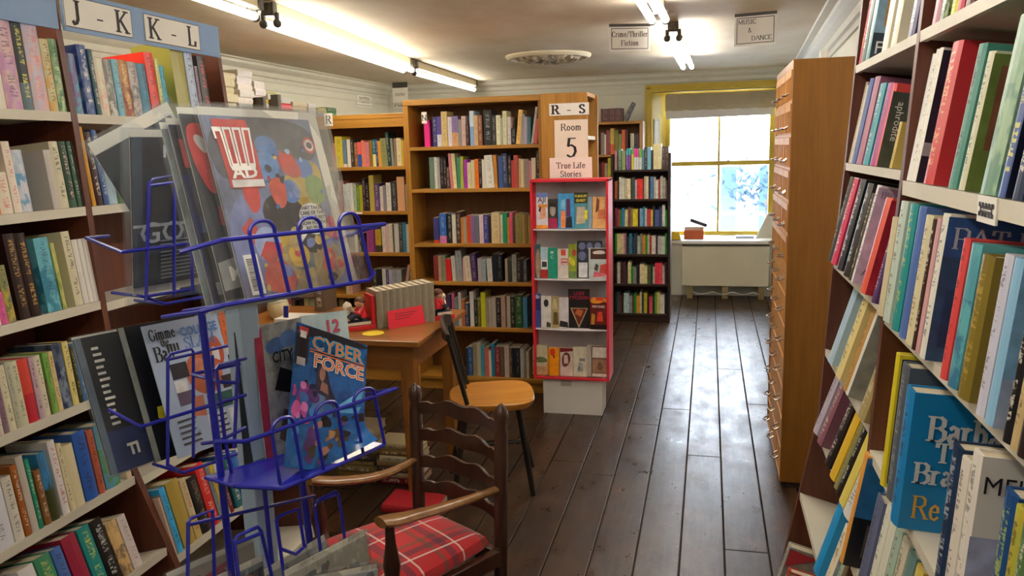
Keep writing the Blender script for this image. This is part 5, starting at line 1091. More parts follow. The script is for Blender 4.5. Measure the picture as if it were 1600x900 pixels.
art(o, MK, scaled([('p', '6a2438', (0, .9, 0, 1, 1, 1, 1, .9)), ('e', 'b8b4b8', (.24, .91, .12, .018, 0)), ('p', '3a4048', (.0, 0, 0, .9, .1, .9, .1, 0)), ('p', '2a7a80', (.12, .1, .16, .3, .4, .36, .5, .2, .4, .05)), ('p', '4a84b0', (.1, .0, .12, .14, .4, .16, .45, 0)), ('p', 'c8c8c8', (.2, .4, .24, .5, .3, .44))], .17, .27))
MT = from_px((470, 494), (531, 486), (500, 600), -1.10, .1, .16)
o = comic('comic_book', 'pale blue comic numbered 12 in red, peeping up behind the wire rack', MT, .12, .16, smoke('b8d4dc', 'd0e4e8', '9ac4d0', 'comic_pale', 8))
sans('lettering', '12', MT, .034, plain('d05070', .4, .1), o, .055, .122, 'LEFT', .0016, 1.2, .001)
# --- left-hand pockets: backs of comics
XG = V((.289, .957, -.026)).normalized(); UG = V((-.291, .114, .950)).normalized(); YG = UG.cross(XG).normalized()
M3 = frame(V((-.963, 1.227, .992)), XG, YG, UG)
o = comic('comic_book', 'pale blue comic back cover reading Gimme the Ball', M3, .17, .26, plain('b4c4e0', .35, .06, 6))
art(o, M3, scaled([('e', 'c06848', (.62, .56, .24, .17, 20)), ('e', 'd88a68', (.58, .6, .12, .08, 20)), ('p', 'c05a40', (.75, .68, .78, .8, .9, .84, .98, .7, .9, .56)), ('p', 'e4e0e4', (.78, .66, .82, .74, .9, .72, .88, .62)), ('p', 'a84838', (.6, .46, .66, .52, .8, .48, .76, .42)), ('p', '3a3640', (.2, .56, .2, .68, .42, .68, .42, .56)), ('p', 'e8e8ec', (.2, .46, .2, .55, .36, .55, .36, .46)), ('p', '6a5a70', (.2, .36, .2, .46, .42, .46, .42, .36)), ('p', '2a5a50', (.56, .26, .56, .38, .94, .38, .94, .26)), ('p', 'c87a60', (.34, .26, .4, .4, .52, .4, .5, .24)), ('p', 'd8dce8', (.5, .04, .5, .24, .74, .24, .74, .04)), ('p', '3a3034', (.82, .4, .82, .5, .98, .5, .98, .4)), ('p', 'e4e4ec', (.8, .02, .8, .24, .98, .24, .98, .02))], .17, .26))
letters('lettering', 'Gimme', M3, .021, INK, o, .05 * .17, .88 * .26, align='l', off=.0018, spread=.72, heavy=.2)
letters('lettering', 'the', M3, .014, INK, o, .17 * .17, .825 * .26, align='l', off=.0018, spread=.75, heavy=.2)
letters('lettering', 'Ball!!', M3, .028, INK, o, .06 * .17, .72 * .26, align='l', off=.0018, spread=.7, heavy=.22)
bl = plain('5a84c8', .4, .1)
sans('lettering', 'COLLEGE', M3, .024, bl, o, .44 * .17, .87 * .26, 'LEFT', .0018, .86, .0008); letters('lettering', 'SLAM', M3, .022, bl, o, .46 * .17, .77 * .26, align='l', off=.0018, spread=.95)
rr = random.Random(2)
for k, n_ in ((.10, 5), (.52, 4)):
    mb = MB()
    for i in range(n_): z = .02 + .011 * i; x = k * .17; mb.face([M3 @ V((a, -.0019, b)) for a, b in ((x, z), (x + rr.uniform(.03, .045), z), (x + .04, z + .004), (x, z + .004))])
    mb.build('small_print', GREYINK, o)
M4 = shifted(M3, -.030, -.028, -.002)
o = comic('comic_book', 'black comic with a grey spine beside the pale blue Gimme one', M4, .17, .262, smoke('0c0c14', '14161e', '1a1c28', 'comic_black_a', 6))
art(o, M4, scaled([('p', '8a908c', (0, 0, 0, 1, .07, 1, .07, 0)), ('p', 'd8d030', (.18, .3, .2, .38, .28, .38, .26, .28))], .17, .262))
M5 = shifted(M4, -.058, -.050, -.014)
o = comic('comic_book', 'black comic back cover with a column of white lettering, leftmost in the lower pocket', M5, .17, .262, smoke('0a0a10', '10121c', '141828', 'comic_black_b', 6), sleeve=(.006, .01, .004, .006))
art(o, M5, scaled([('p', '6a7a8c', (0, 0, 0, 1, .08, 1, .08, 0)), ('p', '20306c', (.08, .0, .08, .3, 1, .3, 1, 0))], .17, .262))
mb = MB()
for i in range(13): mb.face([M5 @ V((a, -.0019, b)) for a, b in ((.16 * .17, (.34 + .047 * i) * .26), ((.26 + .02 * math.sin(i * 2)) * .17, (.34 + .047 * i) * .26), ((.26 + .02 * math.sin(i * 2)) * .17, (.36 + .047 * i) * .26), (.16 * .17, (.36 + .047 * i) * .26))])
mb.build('small_print', WHITE, o); sans('lettering', 'TI', M5, .03, WHITE, o, .26 * .17, .10 * .26, 'LEFT', .0019, .9, .0014)
# upper left pocket
s = .14; UT = (RN * s + Z).normalized(); YT = UT.cross(RX).normalized()
aT = P(210, 451, -1.288); M6 = frame(aT, RX, YT, UT)
o = comic('comic_book', 'dark bagged comic back cover with the letters GOTH', M6, .17, .262, smoke('14161e', '1e2430', '10121a', 'comic_goth', 7), sleeve=(.016, .02, .03, .016))
art(o, M6, scaled([('p', '3a4658', (0, 0, 0, 1, .12, 1, .1, 0)), ('p', 'a8b0b8', (0, .405, 0, .425, 1, .425, 1, .405)), ('p', '28303e', (.05, .05, .05, .36, .96, .36, .96, .05))], .17, .262))
sans('lettering', 'GOTH', M6, .052, plain('aab2bc', .4, .05), o, .06 * .17, .30 * .262, 'LEFT', .0018, 1.12, .0006); 
sans('lettering', 'RO', M6, .03, plain('c8ccd0', .4, .05), o, .34 * .17, .87 * .262, 'LEFT', .0018, 1.1, .0008)
mb = MB()
for i in range(11): mb.face([M6 @ V((a, -.0019, b)) for a, b in ((.3 * .17, (.04 + .026 * i) * .262), ((.9 - .06 * (i % 3)) * .17, (.04 + .026 * i) * .262), ((.9 - .06 * (i % 3)) * .17, (.049 + .026 * i) * .262), (.3 * .17, (.049 + .026 * i) * .262))])
mb.build('small_print', plain('8a929c', .5, .05), o)
M8 = shifted(M6, .105, -.022, -.035)
o = comic('comic_book', 'navy comic back cover with white capitals, beside the GOTH one', M8, .12, .262, plain('20306c', .35, .1, 8)); sans('lettering', 'TI', M8, .03, WHITE, o, .03, .05, 'LEFT', .0018, .9, .0014)
M7 = from_px((150, 243), (236, 196), (193, 452), -1.35, .17, .25)
o = comic('comic_book', 'dark blue-black bagged comic fanned out to the left of the GOTH one', M7, .17, .25, smoke('0c121c', '1c2c3c', '2a3c4c', 'comic_fan', 6), sleeve=(.012, .02, .02, .03))
# --- bottom pockets: tops of bagged comics
for k, (tl, tr, c, col, a_, lab) in enumerate((((447, 892), (571, 827), -.985, 'a8a49a', (('p', '8a4a30', (.3, .55, .35, .8, .7, .86, .66, .6)), ('p', '4a5458', (.15, .8, .2, .95, .5, .95, .4, .8)), ('e', '90a8c0', (.88, .74, .06, .05, 0))), 'grey bagged comic with an orange figure sticking up at the bottom of the rack'),
      ((470, 905), (591, 880), -.955, 'b8bcc4', (('p', '3a5a9a', (.2, .7, .3, .93, .9, .95, .9, .7)), ('p', '8a6a50', (.6, .8, .9, .9, .98, .7))), 'low bagged comic with a blue picture in front of the tartan seat'),
      ((415, 890), (508, 836), -1.02, '9ca09c', (('p', '3a4448', (.4, .7, .5, .9, .9, .95, .8, .7)),), 'grey bagged comic whose pointed corner stands behind the others'),
      ((262, 896), (395, 838), -1.10, 'a8a094', (('p', 'b04a58', (.0, .6, .02, .86, .5, .94, .9, .98, .4, .8)), ('p', 'd8d4d0', (.02, .5, .1, .7, .3, .75, .3, .5))), 'grey and pink bagged comic at the lower left of the rack'),
      ((330, 905), (410, 868), -1.06, '7a8488', (('p', 'b83048', (.0, .5, .02, .7, .98, .8, .98, .5)), ('p', '2a3440', (.0, .75, .0, .95, .98, .97, .98, .82))), 'bagged comic with a crimson band behind the blue uprights'))):
    a, b = P(*tl, c), P(*tr, c); x = (b - a); w = x.length; x.normalize(); u = (-RN * .15 + Z).normalized(); y = u.cross(x).normalized(); u = x.cross(y)
    M = frame(a - u * .26, x, y, u); o = comic('comic_book', lab, M, w, .25, plain(col, .35, .12, 6), sleeve=(.004, .004, .004, .012)); art(o, M, scaled(list(a_) + busy(40 + k, 9, ('8a5a38', '5a6a78', 'b04a40', '3a4450', 'c0b8a8'), .1, .78, .92, .97, .02, .06), w, .25))
# ================================================================== TABLE, CHAIRS
M_TAB = wood('784718', 'a0682a', .35, 0, coat=.2); M_TABV = wood('784718', 'a0682a', .38, 2)
TZ = .75; tx0, tx1, ty0, ty1 = -2.25, -1.195, 3.115, 3.82
t = thing('table', 'reddish-brown wooden table carrying the grey book set', 'table', ((tx0 + tx1) / 2, (ty0 + ty1) / 2, 0))
mb = MB(); mb.box((tx0, ty0, TZ - .026), (tx1, ty1, TZ)); mb.build('tabletop', M_TAB, t, bevel=.005)
for x in (tx0 + .05, tx1 - .05 - .062):
    for y in (ty0 + .05, ty1 - .05 - .062):
        mb = MB(); mb.loft([[V((x + a * .062, y + b * .062, TZ - .026)) for a, b in ((0, 0), (1, 0), (1, 1), (0, 1))], [V((x + a * .062, y + b * .062, TZ - .16)) for a, b in ((0, 0), (1, 0), (1, 1), (0, 1))], [V((x + .008 + a * .046, y + .008 + b * .046, 0)) for a, b in ((0, 0), (1, 0), (1, 1), (0, 1))]]); mb.build('leg', M_TABV, t, bevel=.002)
for lo, hi in (((tx0 + .112, ty0 + .06, TZ - .145), (tx1 - .112, ty0 + .082, TZ - .027)), ((tx0 + .112, ty1 - .082, TZ - .145), (tx1 - .112, ty1 - .06, TZ - .027)), ((tx0 + .06, ty0 + .112, TZ - .145), (tx0 + .082, ty1 - .112, TZ - .027)), ((tx1 - .082, ty0 + .112, TZ - .145), (tx1 - .06, ty1 - .112, TZ - .027))):
    mb = MB(); mb.box(lo, hi); mb.build('apron', M_TAB, t)
def on_table(px, py): return atz(px, py, TZ)
# row of grey cloth volumes between two figure bookends
A0, A1 = on_table(591, 514), on_table(681, 502); dv = (A1 - A0); ln = dv.length; dv.normalize(); pv = V((-dv.y, dv.x, 0))
nb = 9; tb = ln / nb
for i in range(nb):
    M = frame(A0 + dv * tb * i + Z * .0005, dv, pv, Z); h = solve(lambda q: A0 + dv * tb * (i + .5) + Z * q, 455.5 - i * 1.7, .05, .5, 1)
    book(tb * .98, .15, h, M, '8c8472', True, '5a5244', None, .5, 0, 0, True, 'grey-brown cloth volume, %s from the left in the set on the table' % ordinal(i), 'grey cloth set on the table')
M_RED = plain('c4202a', .35, .06, 10); M_NAVY = plain('1c2444', .4, .12, 10); M_SKIN = plain('d0a080', .5, .08); M_HAIR = plain('5a3420', .5, .3, 60); M_CREAMF = plain('e6dcc8', .5, .08)
def bookend(M, label, flip, tall):
    o = thing('bookend', label, 'bookend', M=M, group=None); s = -1 if flip else 1
    mb = MB(); mb.box((-.115, -.055, .0005), (.115, .075, .026), M); mb.build('red_book_base', M_RED, o, bevel=.003)
    if tall:
        mb = MB(); mb.box((.09, -.055, .026), (.113, .075, .195), M); mb.build('upright_book', M_RED, o, bevel=.003)
    mb = MB(); mb.box((-.085, -.045, .026), (.085, .06, .05), M); mb.build('navy_book', M_NAVY, o, bevel=.003)
    mb = MB(); mb.box((-.083, -.047, .030), (.087, .055, .046), M); mb.build('page_block', PAGES, o)
    # a small seated figure reading: one continuous body with hair and jumper
    def p(x, y, z): return M @ V((x * s, y, z))
    sk = [(.045, 0, .075, .026), (.045, 0, .105, .024), (.042, 0, .13, .014), (.04, 0, .15, .02), (.038, 0, .168, .017)]
    mb = MB(); mb.tube([p(a, b, c) for a, b, c, d in sk], .02, 12, radii=[d for *_, d in sk]); mb.sphere(p(.036, -.002, .152), .023, 10)
    for q in (-1, 1): mb.tube([p(.045, q * .012, .07), p(.0, q * .018, .085), p(-.04, q * .02, .062), p(-.062, q * .022, .066)], .014, 10, radii=[.016, .014, .011, .009])
    body = mb.build('figure_body', M_SKIN, o, smooth=True)
    mb = MB(); mb.tube([p(.046, 0, .068), p(.045, 0, .1), p(.043, 0, .128)], .03, 12, radii=[.03, .029, .02])
    for q in (-1, 1): mb.tube([p(.044, q * .024, .12), p(.02, q * .034, .095), p(-.006, q * .016, .1)], .011, 8, radii=[.012, .011, .009])
    mb.build('jumper', M_RED, body, smooth=True)
    mb = MB()
    for q in (-1, 1): mb.tube([p(.045, q * .012, .07), p(.0, q * .018, .087), p(-.036, q * .02, .064)], .016, 10, radii=[.018, .016, .014])
    mb.build('trousers', plain('14182c', .5, .15), body, smooth=True)
    mb = MB(); mb.sphere(p(.04, .002, .160), .026, 10, sz=.85); mb.build('hair', M_HAIR, body, smooth=True)
    mb = MB()
    for q in (-1, 1): mb.loft([[p(.01 - .02, q * .001, .10), p(.012 - .02, q * .03, .112), p(-.028 - .02 + .02, q * .03, .142), p(-.03, q * .001, .13)], [p(.012 - .02, q * .001, .103), p(.015 - .02, q * .03, .115), p(-.025, q * .03, .145), p(-.027, q * .001, .133)]])
    mb.build('open_book', M_CREAMF, o)
    mb = MB(); mb.sphere(p(-.02, .045, .085), .032, 10, sx=.8, sz=1.15); mb.sphere(p(-.025, .04, .128), .022, 10); 
    for q in (-1, 1): mb.sphere(p(-.025, .04 + q * .014, .148), .008, 6)
    mb.build('white_toy_bear', M_CREAMF, o, smooth=True)
bl_ = A0 - dv * .093 + pv * .06; bookend(frame(bl_, dv, pv, Z) @ Matrix.Scale(.8, 4), 'red figure bookend with a seated reading child, before the grey set', False, True)
br_ = A1 + dv * .053 + pv * .045; bookend(frame(br_, dv, pv, Z) @ Matrix.Diagonal((.44, .7, .8, 1)), 'figure bookend of red and navy books closing the grey set', True, False)
# red card leaning on the set, yellow disc, papers
a, b = on_table(604, 513), on_table(661, 504); x = (b - a); w = x.length; x.normalize(); y = V((-x.y, x.x, 0)); u = (Z + y * .22).normalized(); yy = u.cross(x); a = a - y * .026
M = frame(a + Z * .001, x, yy, u); o = card('price_card', 'bright red notice card leaning on the grey book set', 'sign', M, w * 2, .001, [], border=False, mat=M_RED)
for c in list(o.children): bpy.data.objects.remove(c)
mb = MB(); mb.loft([[M @ V(p) for p in ((0, 0, 0), (w, 0, 0), (w, .0015, 0), (0, .0015, 0))], [M @ V(p) for p in ((.003, 0, .082), (w * .98, 0, .088), (w * .98, .0015, .088), (.003, .0015, .082))]]); mb.build('card', plain('dc2438', .45, .04), o)
mb = MB()
for i in range(3): mb.face([M @ V((q, -.001, z)) for q, z in ((w * .2, .062 - .012 * i), (w * (.8 - .1 * i), .063 - .012 * i), (w * (.8 - .1 * i), .066 - .012 * i), (w * .2, .065 - .012 * i))])
mb.build('print', plain('6a1420', .5, .1), o)
mb = MB(); c = on_table(583, 521); mb.lathe(c + Z * .0005, [(.047, 0), (.05, .001), (.047, .002), (.001, .002)], 28); tag(mb.build('paper_disc', plain('e8cc30', .5, .05), smooth=False), 'flat yellow paper disc near the table edge', 'disc')
mb = MB(); c = on_table(545, 512); mb.box((c.x - .12, c.y - .08, TZ + .0005), (c.x + .02, c.y + .05, TZ + .03)); tag(mb.build('paperback_book', plain('d8b0b8', .4, .15, 20), bevel=.004), 'pink and white paperback lying flat on the table beside the bookend', 'book')
# more on the table towards the rack
c = on_table(436, 497); o = thing('ornament', 'cream egg-shaped china bird on the table behind the rack', 'ornament', (c.x, c.y, TZ))
mb = MB(); mb.lathe((c.x, c.y, TZ + .0005), [(.03, 0), (.046, .02), (.055, .05), (.05, .085), (.034, .115), (.012, .128), (.002, .13)], 18); mb.build('body', plain('e0d4a8', .3, .06), o, smooth=True)
mb = MB(); mb.lathe((c.x - .055, c.y + .0, TZ + .06), [(.002, 0), (.008, .01), (.012, .022)], 10, axis=(1, 0, 0)); mb.build('beak', plain('c89848', .4, .1), o, smooth=True)
c = on_table(420, 490) + V((0, .12, 0)); book(.03, .15, .19, frame(V((c.x - .05, c.y, TZ + .0005)), V((1, 0, 0)), V((0, 1, 0)), Z), 'a03038', True, None, None, 1, 0, 0, True, 'dark red hardback standing on the table behind the cream bird')
mb = MB(); c = on_table(470, 512); mb.box((c.x - .12, c.y - .03, TZ + .0005), (c.x + .12, c.y + .12, TZ + .045)); tag(mb.build('paper_pad', plain('dcd8d0', .6, .08)), 'pale stack of papers on the table behind the comics', 'paper')
c = aty(580, 452, 4.55); o = None
book(.022, .13, .21, Matrix.Translation((-1.94, 3.74, TZ + .185)) @ Matrix.Rotation(.5, 4, 'Y') @ Matrix.Rotation(2.2, 4, 'Z'), 'c8981c', False, None, None, 0, 0, 0, True, 'yellow paperback tilted behind the grey book set')
book(.06, .14, .185, frame(V((-1.98, 3.68, TZ + .0005)), V((1, 0, 0)), V((0, 1, 0)), Z), '6a5a48', True, None, None, 1, 0, 0, True, 'brown hardback behind the grey set holding up the yellow paperback')
# stacked books on the floor under the table
rr = random.Random(4)
for sx, n_, cs in ((-1.62, 9, ('5a4a30', 'a88850', '7a6a40', 'c0a878', '3a3428', 'b09868', 'c8b890', '6a5a38', 'd0c4a8')), (-1.40, 7, ('8a2028', 'c0b090', '4a3a2a', 'a89060', 'c8bca0', '7a6030', 'b8a880'))):
    z = .0005
    for i in range(n_):
        th = rr.uniform(.022, .038); w = rr.uniform(.19, .215); M = frame(V((sx + rr.uniform(-.01, .01) - w / 2, 3.30 + rr.uniform(-.01, .015), z)), Z, V((0, 1, 0)), V((-1, 0, 0)))
        M = M @ Matrix.Translation((0, 0, -w)); book(th, .15, w, M, cs[i], True, None, None, 1, 0, 0, True, '%s hardback lying flat, %s from the floor in the %s pile under the table' % (colour_word(cs[i]), ordinal(i), 'taller' if n_ == 9 else 'shorter'), 'piles of books under the table'); z += th + .0005
c = atz(632, 690, .06)
book(.035, .17, .25, frame(V((-1.30, 2.98, .0005)), Z, V((-.5, .866, 0)), V((.866, .5, 0)) * -1) if False else frame(V((-1.12, 3.02, .0005)), Z, V((0, 1, 0)), V((-1, 0, 0))), 'b02430', True, None, None, 0, 0, 0, True, 'red hardback lying flat on the floorboards in front of the piles')

def spindle(mb, a, b, r0, r1, n=10): mb.tube([a, V(a).lerp(V(b), .35), b], r0, n, radii=[r0, (r0 + r1) / 2 * 1.15, r1])
# stick-back chair with a pale seat
M_BLK = plain('191412', .35, .2, 30, coat=.3); M_SEAT = wood('a86a1c', 'c88a38', .35, 0, coat=.25)
t = thing('wooden_chair', 'stick-back chair with black legs and honey-coloured wooden seat beside the table', 'chair', (-.985, 3.385, 0))
SZ = .455; prof = []
for i in range(32):
    a = 2 * math.pi * i / 32; ca, sa = math.cos(a), math.sin(a); prof.append((-.985 + .195 * math.copysign(abs(ca) ** .62, ca), 3.385 + (.205 - .02 * (1 - ca)) * math.copysign(abs(sa) ** .62, sa)))
def ringz(z, k): return [V((-.985 + (x + .985) * k, 3.385 + (y - 3.385) * k, z)) for x, y in prof]
mb = MB(); mb.loft([ringz(SZ - .035, .93), ringz(SZ - .02, .99), ringz(SZ - .006, 1.0), ringz(SZ, .975), ringz(SZ - .004, .8), ringz(SZ - .008, .3)]); mb.build('seat', M_SEAT, t, smooth=True)
for (fx, fy, sx_, sy_) in ((-.812, 3.255, -.87, 3.29), (-.79, 3.585, -.88, 3.49), (-1.175, 3.245, -1.10, 3.29), (-1.19, 3.565, -1.10, 3.49)):
    mb = MB(); spindle(mb, (sx_, sy_, SZ - .03), (fx, fy, 0), .015, .0115); mb.build('leg', M_BLK, t, smooth=True)
for a, b in (((-.838, 3.271, .20), (-.83, 3.543, .20)), ((-1.142, 3.265, .20), (-1.15, 3.532, .20)), ((-.834, 3.41, .20), (-1.146, 3.41, .20))):
    mb = MB(); mb.tube([a, V(a).lerp(V(b), .5), b], .009, 8, radii=[.008, .012, .008]); mb.build('stretcher', M_BLK, t, smooth=True)
back = []
for i in range(6):
    y = 3.23 + .062 * i; a = V((-1.115 + .02 * abs(i - 2.5) / 2.5, y, SZ - .008)); b = V((-1.185 + .02 * abs(i - 2.5) / 2.5, 3.385 + (y - 3.385) * 1.15, .755)); r = .0105 if i in (0, 5) else .0065
    mb = MB(); mb.tube([a, a.lerp(b, .5), b], r, 8); mb.build('spindle', M_BLK, t, smooth=True)
mb = MB(); rings = []
for i in range(13):
    y = 3.185 + .40 * i / 12; u = (i - 6) / 6; x = -1.193 + .03 * u * u; h0 = .735 + .012 * u * u; h1 = .812 - .03 * abs(u) ** 3
    rings.append([V((x - .009, y, h0)), V((x + .011, y, h0)), V((x + .004, y, h1)), V((x - .014, y, h1))])
mb.loft(rings); mb.build('crest_rail', M_BLK, t, bevel=.003, smooth=True)
t.matrix_world = Matrix.Translation((-.955, 3.385, 0)) @ Matrix.Rotation(math.radians(17), 4, 'Z')
# ladder-back armchair with the tartan seat
M_OAK = wood('2a1710', '4a2a1c', .28, 2, coat=.4); M_ARM = wood('6a4420', '9a6c38', .3, 0, coat=.35)
t = thing('armchair', 'dark ladder-back armchair with a red tartan seat pad in the foreground', 'armchair', (-.85, 2.03, 0))
BR0, BR1 = V((-.592, 2.105, 0)), V((-.583, 2.165, .80)); BL0, BL1 = V((-.908, 2.285, 0)), V((-.925, 2.355, .79))
FR, FLt = V((-.785, 1.775, 0)), V((-1.10, 1.985, 0))
def post(a, b, r, nm='back_post'):
    mb = MB(); pr = [(r * .9, 0), (r, .1), (r, .9), (r * .8, .94), (r * 1.1, .97), (r * .9, 1.0), (r * .2, 1.02)]
    mb.tube([a.lerp(b, q) for _, q in pr], r, 10, radii=[w for w, _ in pr]); mb.build(nm, M_OAK, t, smooth=True)
post(BR0, BR1, .021); post(BL0, BL1, .021)
for i, z in enumerate((.735, .645, .555, .470)):
    mb = MB(); rings = []; f = z / .8
    a, b = BL0.lerp(BL1, f), BR0.lerp(BR1, f); nrm = V((-(b - a).y, (b - a).x, 0)).normalized()
    for j in range(25):
        u = j / 24; p = a.lerp(b, u) + nrm * .035 * math.sin(math.pi * u); e = abs(u - .5) * 2
        up = .018 + .016 * (1 - e ** 2.2) + .006 * math.cos(u * math.pi * 6) * (e < .75); dn = -.016 - .004 * math.cos(u * math.pi * 4)
        rings.append([p + nrm * .006 + Z * dn, p - nrm * .006 + Z * dn, p - nrm * .006 + Z * up, p + nrm * .006 + Z * up])
    mb.loft(rings); mb.build('ladder_slat', M_OAK, t, smooth=True, bevel=.002)
for k, (bk0, bk1, fr) in enumerate(((BR0, BR1, FR), (BL0, BL1, FLt))):
    s = bk0.lerp(bk1, .70); e = V((fr.x, fr.y, .612)); dr = (e - s); dr.z = 0; dr.normalize(); sd = V((-dr.y, dr.x, 0)) * (1 if k == 0 else -1)
    mb = MB(); rings = []
    for j in range(19):
        u = j / 18; p = s.lerp(e + dr * .03, u); p = p + sd * (-.025 * math.sin(math.pi * u)) + Z * (-.018 * math.sin(math.pi * u) + .012 * u * u); w = .012 + .016 * min(1, u * 1.3) + (.006 if u > .8 else 0); h = .011 + .003 * u
        if u > .97: w *= .75
        rings.append([p + sd * w * math.cos(q) * (1 if True else 0) + Z * h * math.sin(q) for q in (2 * math.pi * m_ / 12 for m_ in range(12))])
    mb.loft(rings); mb.build('armrest', M_ARM, t, smooth=True)
    mb = MB(); pr = [(.018, 0), (.02, .15), (.02, .55), (.022, .66), (.014, .70), (.019, .76), (.024, .82), (.014, .92), (.012, 1)]
    mb.tube([fr.lerp(e - Z * .008, q) for _, q in pr], .02, 12, radii=[w for w, _ in pr]); mb.build('front_post', M_OAK, t, smooth=True)
for a, b, z in ((BL0, BR0, .36), (FLt, FR, .36), (BL0, FLt, .36), (BR0, FR, .36), (BL0, FLt, .16), (BR0, FR, .16), (FLt, FR, .2)):
    mb = MB()
    if z > .3: mb.bar(a + Z * z, b + Z * z, .028, .05)
    else: mb.tube([a + Z * z, b + Z * z], .010, 8)
    mb.build('seat_rail' if z > .3 else 'stretcher', M_OAK, t, smooth=z < .3, bevel=.004 if z > .3 else 0)
def tartan():
    m, nt, b = new_mat('red_tartan_wool'); co = N(nt, 'ShaderNodeTexCoord'); mp = N(nt, 'ShaderNodeMapping'); mp.inputs['Rotation'].default_value = (0, 0, .59); L(nt, co.outputs['Object'], mp.inputs[0]); sp = N(nt, 'ShaderNodeSeparateXYZ'); L(nt, mp.outputs[0], sp.inputs[0])
    def stripes(v, off):
        f = math_(nt, 'FRACT', math_(nt, 'ADD', math_(nt, 'DIVIDE', v, .155), off)); r = ramp(nt, f, [(0, (0, 0, 0)), (.40, (0, 0, 0)), (.41, (.35,) * 3), (.49, (.35,) * 3), (.50, (0, 0, 0)), (.60, (0, 0, 0)), (.61, (.6,) * 3), (.76, (.6,) * 3), (.77, (0, 0, 0)), (.87, (0, 0, 0)), (.88, (1, 1, 1)), (.915, (1, 1, 1)), (.925, (0, 0, 0))])
        r.node.color_ramp.interpolation = 'CONSTANT'; return r
    sa, sb = stripes(sp.outputs[0], .1), stripes(sp.outputs[1], .36)
    c = hx('c01824')
    def lay(base, s):
        g = math_(nt, 'MULTIPLY', math_(nt, 'GREATER_THAN', s, .3), math_(nt, 'LESS_THAN', s, .5)); n_ = math_(nt, 'MULTIPLY', math_(nt, 'GREATER_THAN', s, .5), math_(nt, 'LESS_THAN', s, .9)); w = math_(nt, 'GREATER_THAN', s, .9)
        x = mix(nt, math_(nt, 'MULTIPLY', g, .55), base, hx('3a5038')); x = mix(nt, math_(nt, 'MULTIPLY', n_, .55), x, hx('1c2440')); return x, w
    x, w1 = lay(c, sa); x, w2 = lay(x, sb)
    x = mix(nt, math_(nt, 'MULTIPLY', w1, .7), x, hx('ecdcd8')); x = mix(nt, math_(nt, 'MULTIPLY', w2, .7), x, hx('ecdcd8'))
    L(nt, x, b.inputs['Base Color']); b.inputs['Roughness'].default_value = .9; b.inputs['Sheen Weight'].default_value = .3
    f = noise(nt, obj_coord(nt), 700, 2); bp = N(nt, 'ShaderNodeBump'); bp.inputs['Strength'].default_value = .25; bp.inputs['Distance'].default_value = .001; L(nt, f, bp.inputs['Height']); L(nt, bp.outputs[0], b.inputs['Normal']); return m
cs = [BL0 + V((.02, -.02, 0)), BR0 + V((-.02, .0, 0)), FR + V((.005, -.01, 0)), FLt + V((-.01, .0, 0))]
ctr = sum(cs, V()) / 4; mb = MB(); rings = []
for kz, kk in ((.385, .95), (.395, 1.0), (.41, 1.0), (.424, .97), (.434, .86), (.44, .6), (.443, .25)):
    r = []
    for i in range(4):
        a, b = cs[i], cs[(i + 1) % 4]
        for j in range(8):
            p = a.lerp(b, j / 8); q = p - ctr; e = min(j, 8 - j) / 4; q *= kk * (1.0 - .03 * (1 - e) ** 3); r.append(V((ctr.x + q.x, ctr.y + q.y, kz)))
    rings.append(r)
mb.loft(rings); o = mb.build('seat_pad', tartan(), t, smooth=True); o['label'] = 'red tartan seat pad'

# ================================================================== RED CARDBOARD DISPLAY STAND
M_REDC = plain('d42438', .45, .05, 8); M_WCARD = plain('dcd6dc', .7, .04, 6)
DY = 4.43; dx0, dx1 = -.985, -.54
t = thing('display_stand', 'red and white cardboard display stand of face-out paperbacks', 'display stand', ((dx0 + dx1) / 2, 4.53, 0))
mb = MB(); mb.box((-.935, DY + .02, 0), (-.585, DY + .20, .215)); o = mb.build('base', plain('d4d0cc', .7, .06, 5), t); o['label'] = 'white cardboard base'
mb = MB(); mb.box((-.83, DY + .0185, .17), (-.765, DY + .0198, .214)); mb.build('tape', plain('a8a49c', .3, .1), t)
for x0, x1 in ((dx0, dx0 + .012), (dx1 - .012, dx1)):
    mb = MB(); mb.box((x0, DY, .215), (x1, DY + .20, 1.375)); mb.build('side_panel', M_REDC, t)
mb = MB(); mb.box((dx0, DY, 1.366), (dx1, DY + .20, 1.38)); mb.build('top_panel', M_REDC, t)
mb = MB(); mb.box((dx0 + .012, DY + .002, .215), (dx1 - .012, DY + .02, .227)); mb.build('front_rail', M_REDC, t)
# folded back panel in facets
xs = [dx0 + .012 + (dx1 - dx0 - .024) * q for q in (0, .38, .60, .82, 1)]; ys = [DY + .10, DY + .185, DY + .185, DY + .16, DY + .08]
for (xa, ya), (xb, yb) in zip(list(zip(xs, ys)), list(zip(xs, ys))[1:]):
    mb = MB(); mb.loft([[V((xa, ya, z)), V((xb, yb, z)), V((xb, yb + .004, z)), V((xa, ya + .004, z))] for z in (.225, 1.36)]); mb.build('back_panel', M_WCARD, t)
dsz = (1.098, .81, .516, .228)
for z in dsz[:3]:
    fr = [(dx0 + .012 + (dx1 - dx0 - .024) * i / 12, DY + .012 - .02 * math.sin(math.pi * i / 12)) for i in range(13)]
    mb = MB(); mb.loft([[V((x, y, zz)) for x, y in fr] + [V((x, y, zz)) for x, y in list(zip(xs, ys))[::-1]] for zz in (z - .006, z)]); mb.build('shelf', M_WCARD, t)
SH = {'sun': [('e', 'c8502c', (.3, .75, .2, .14, 0))], }
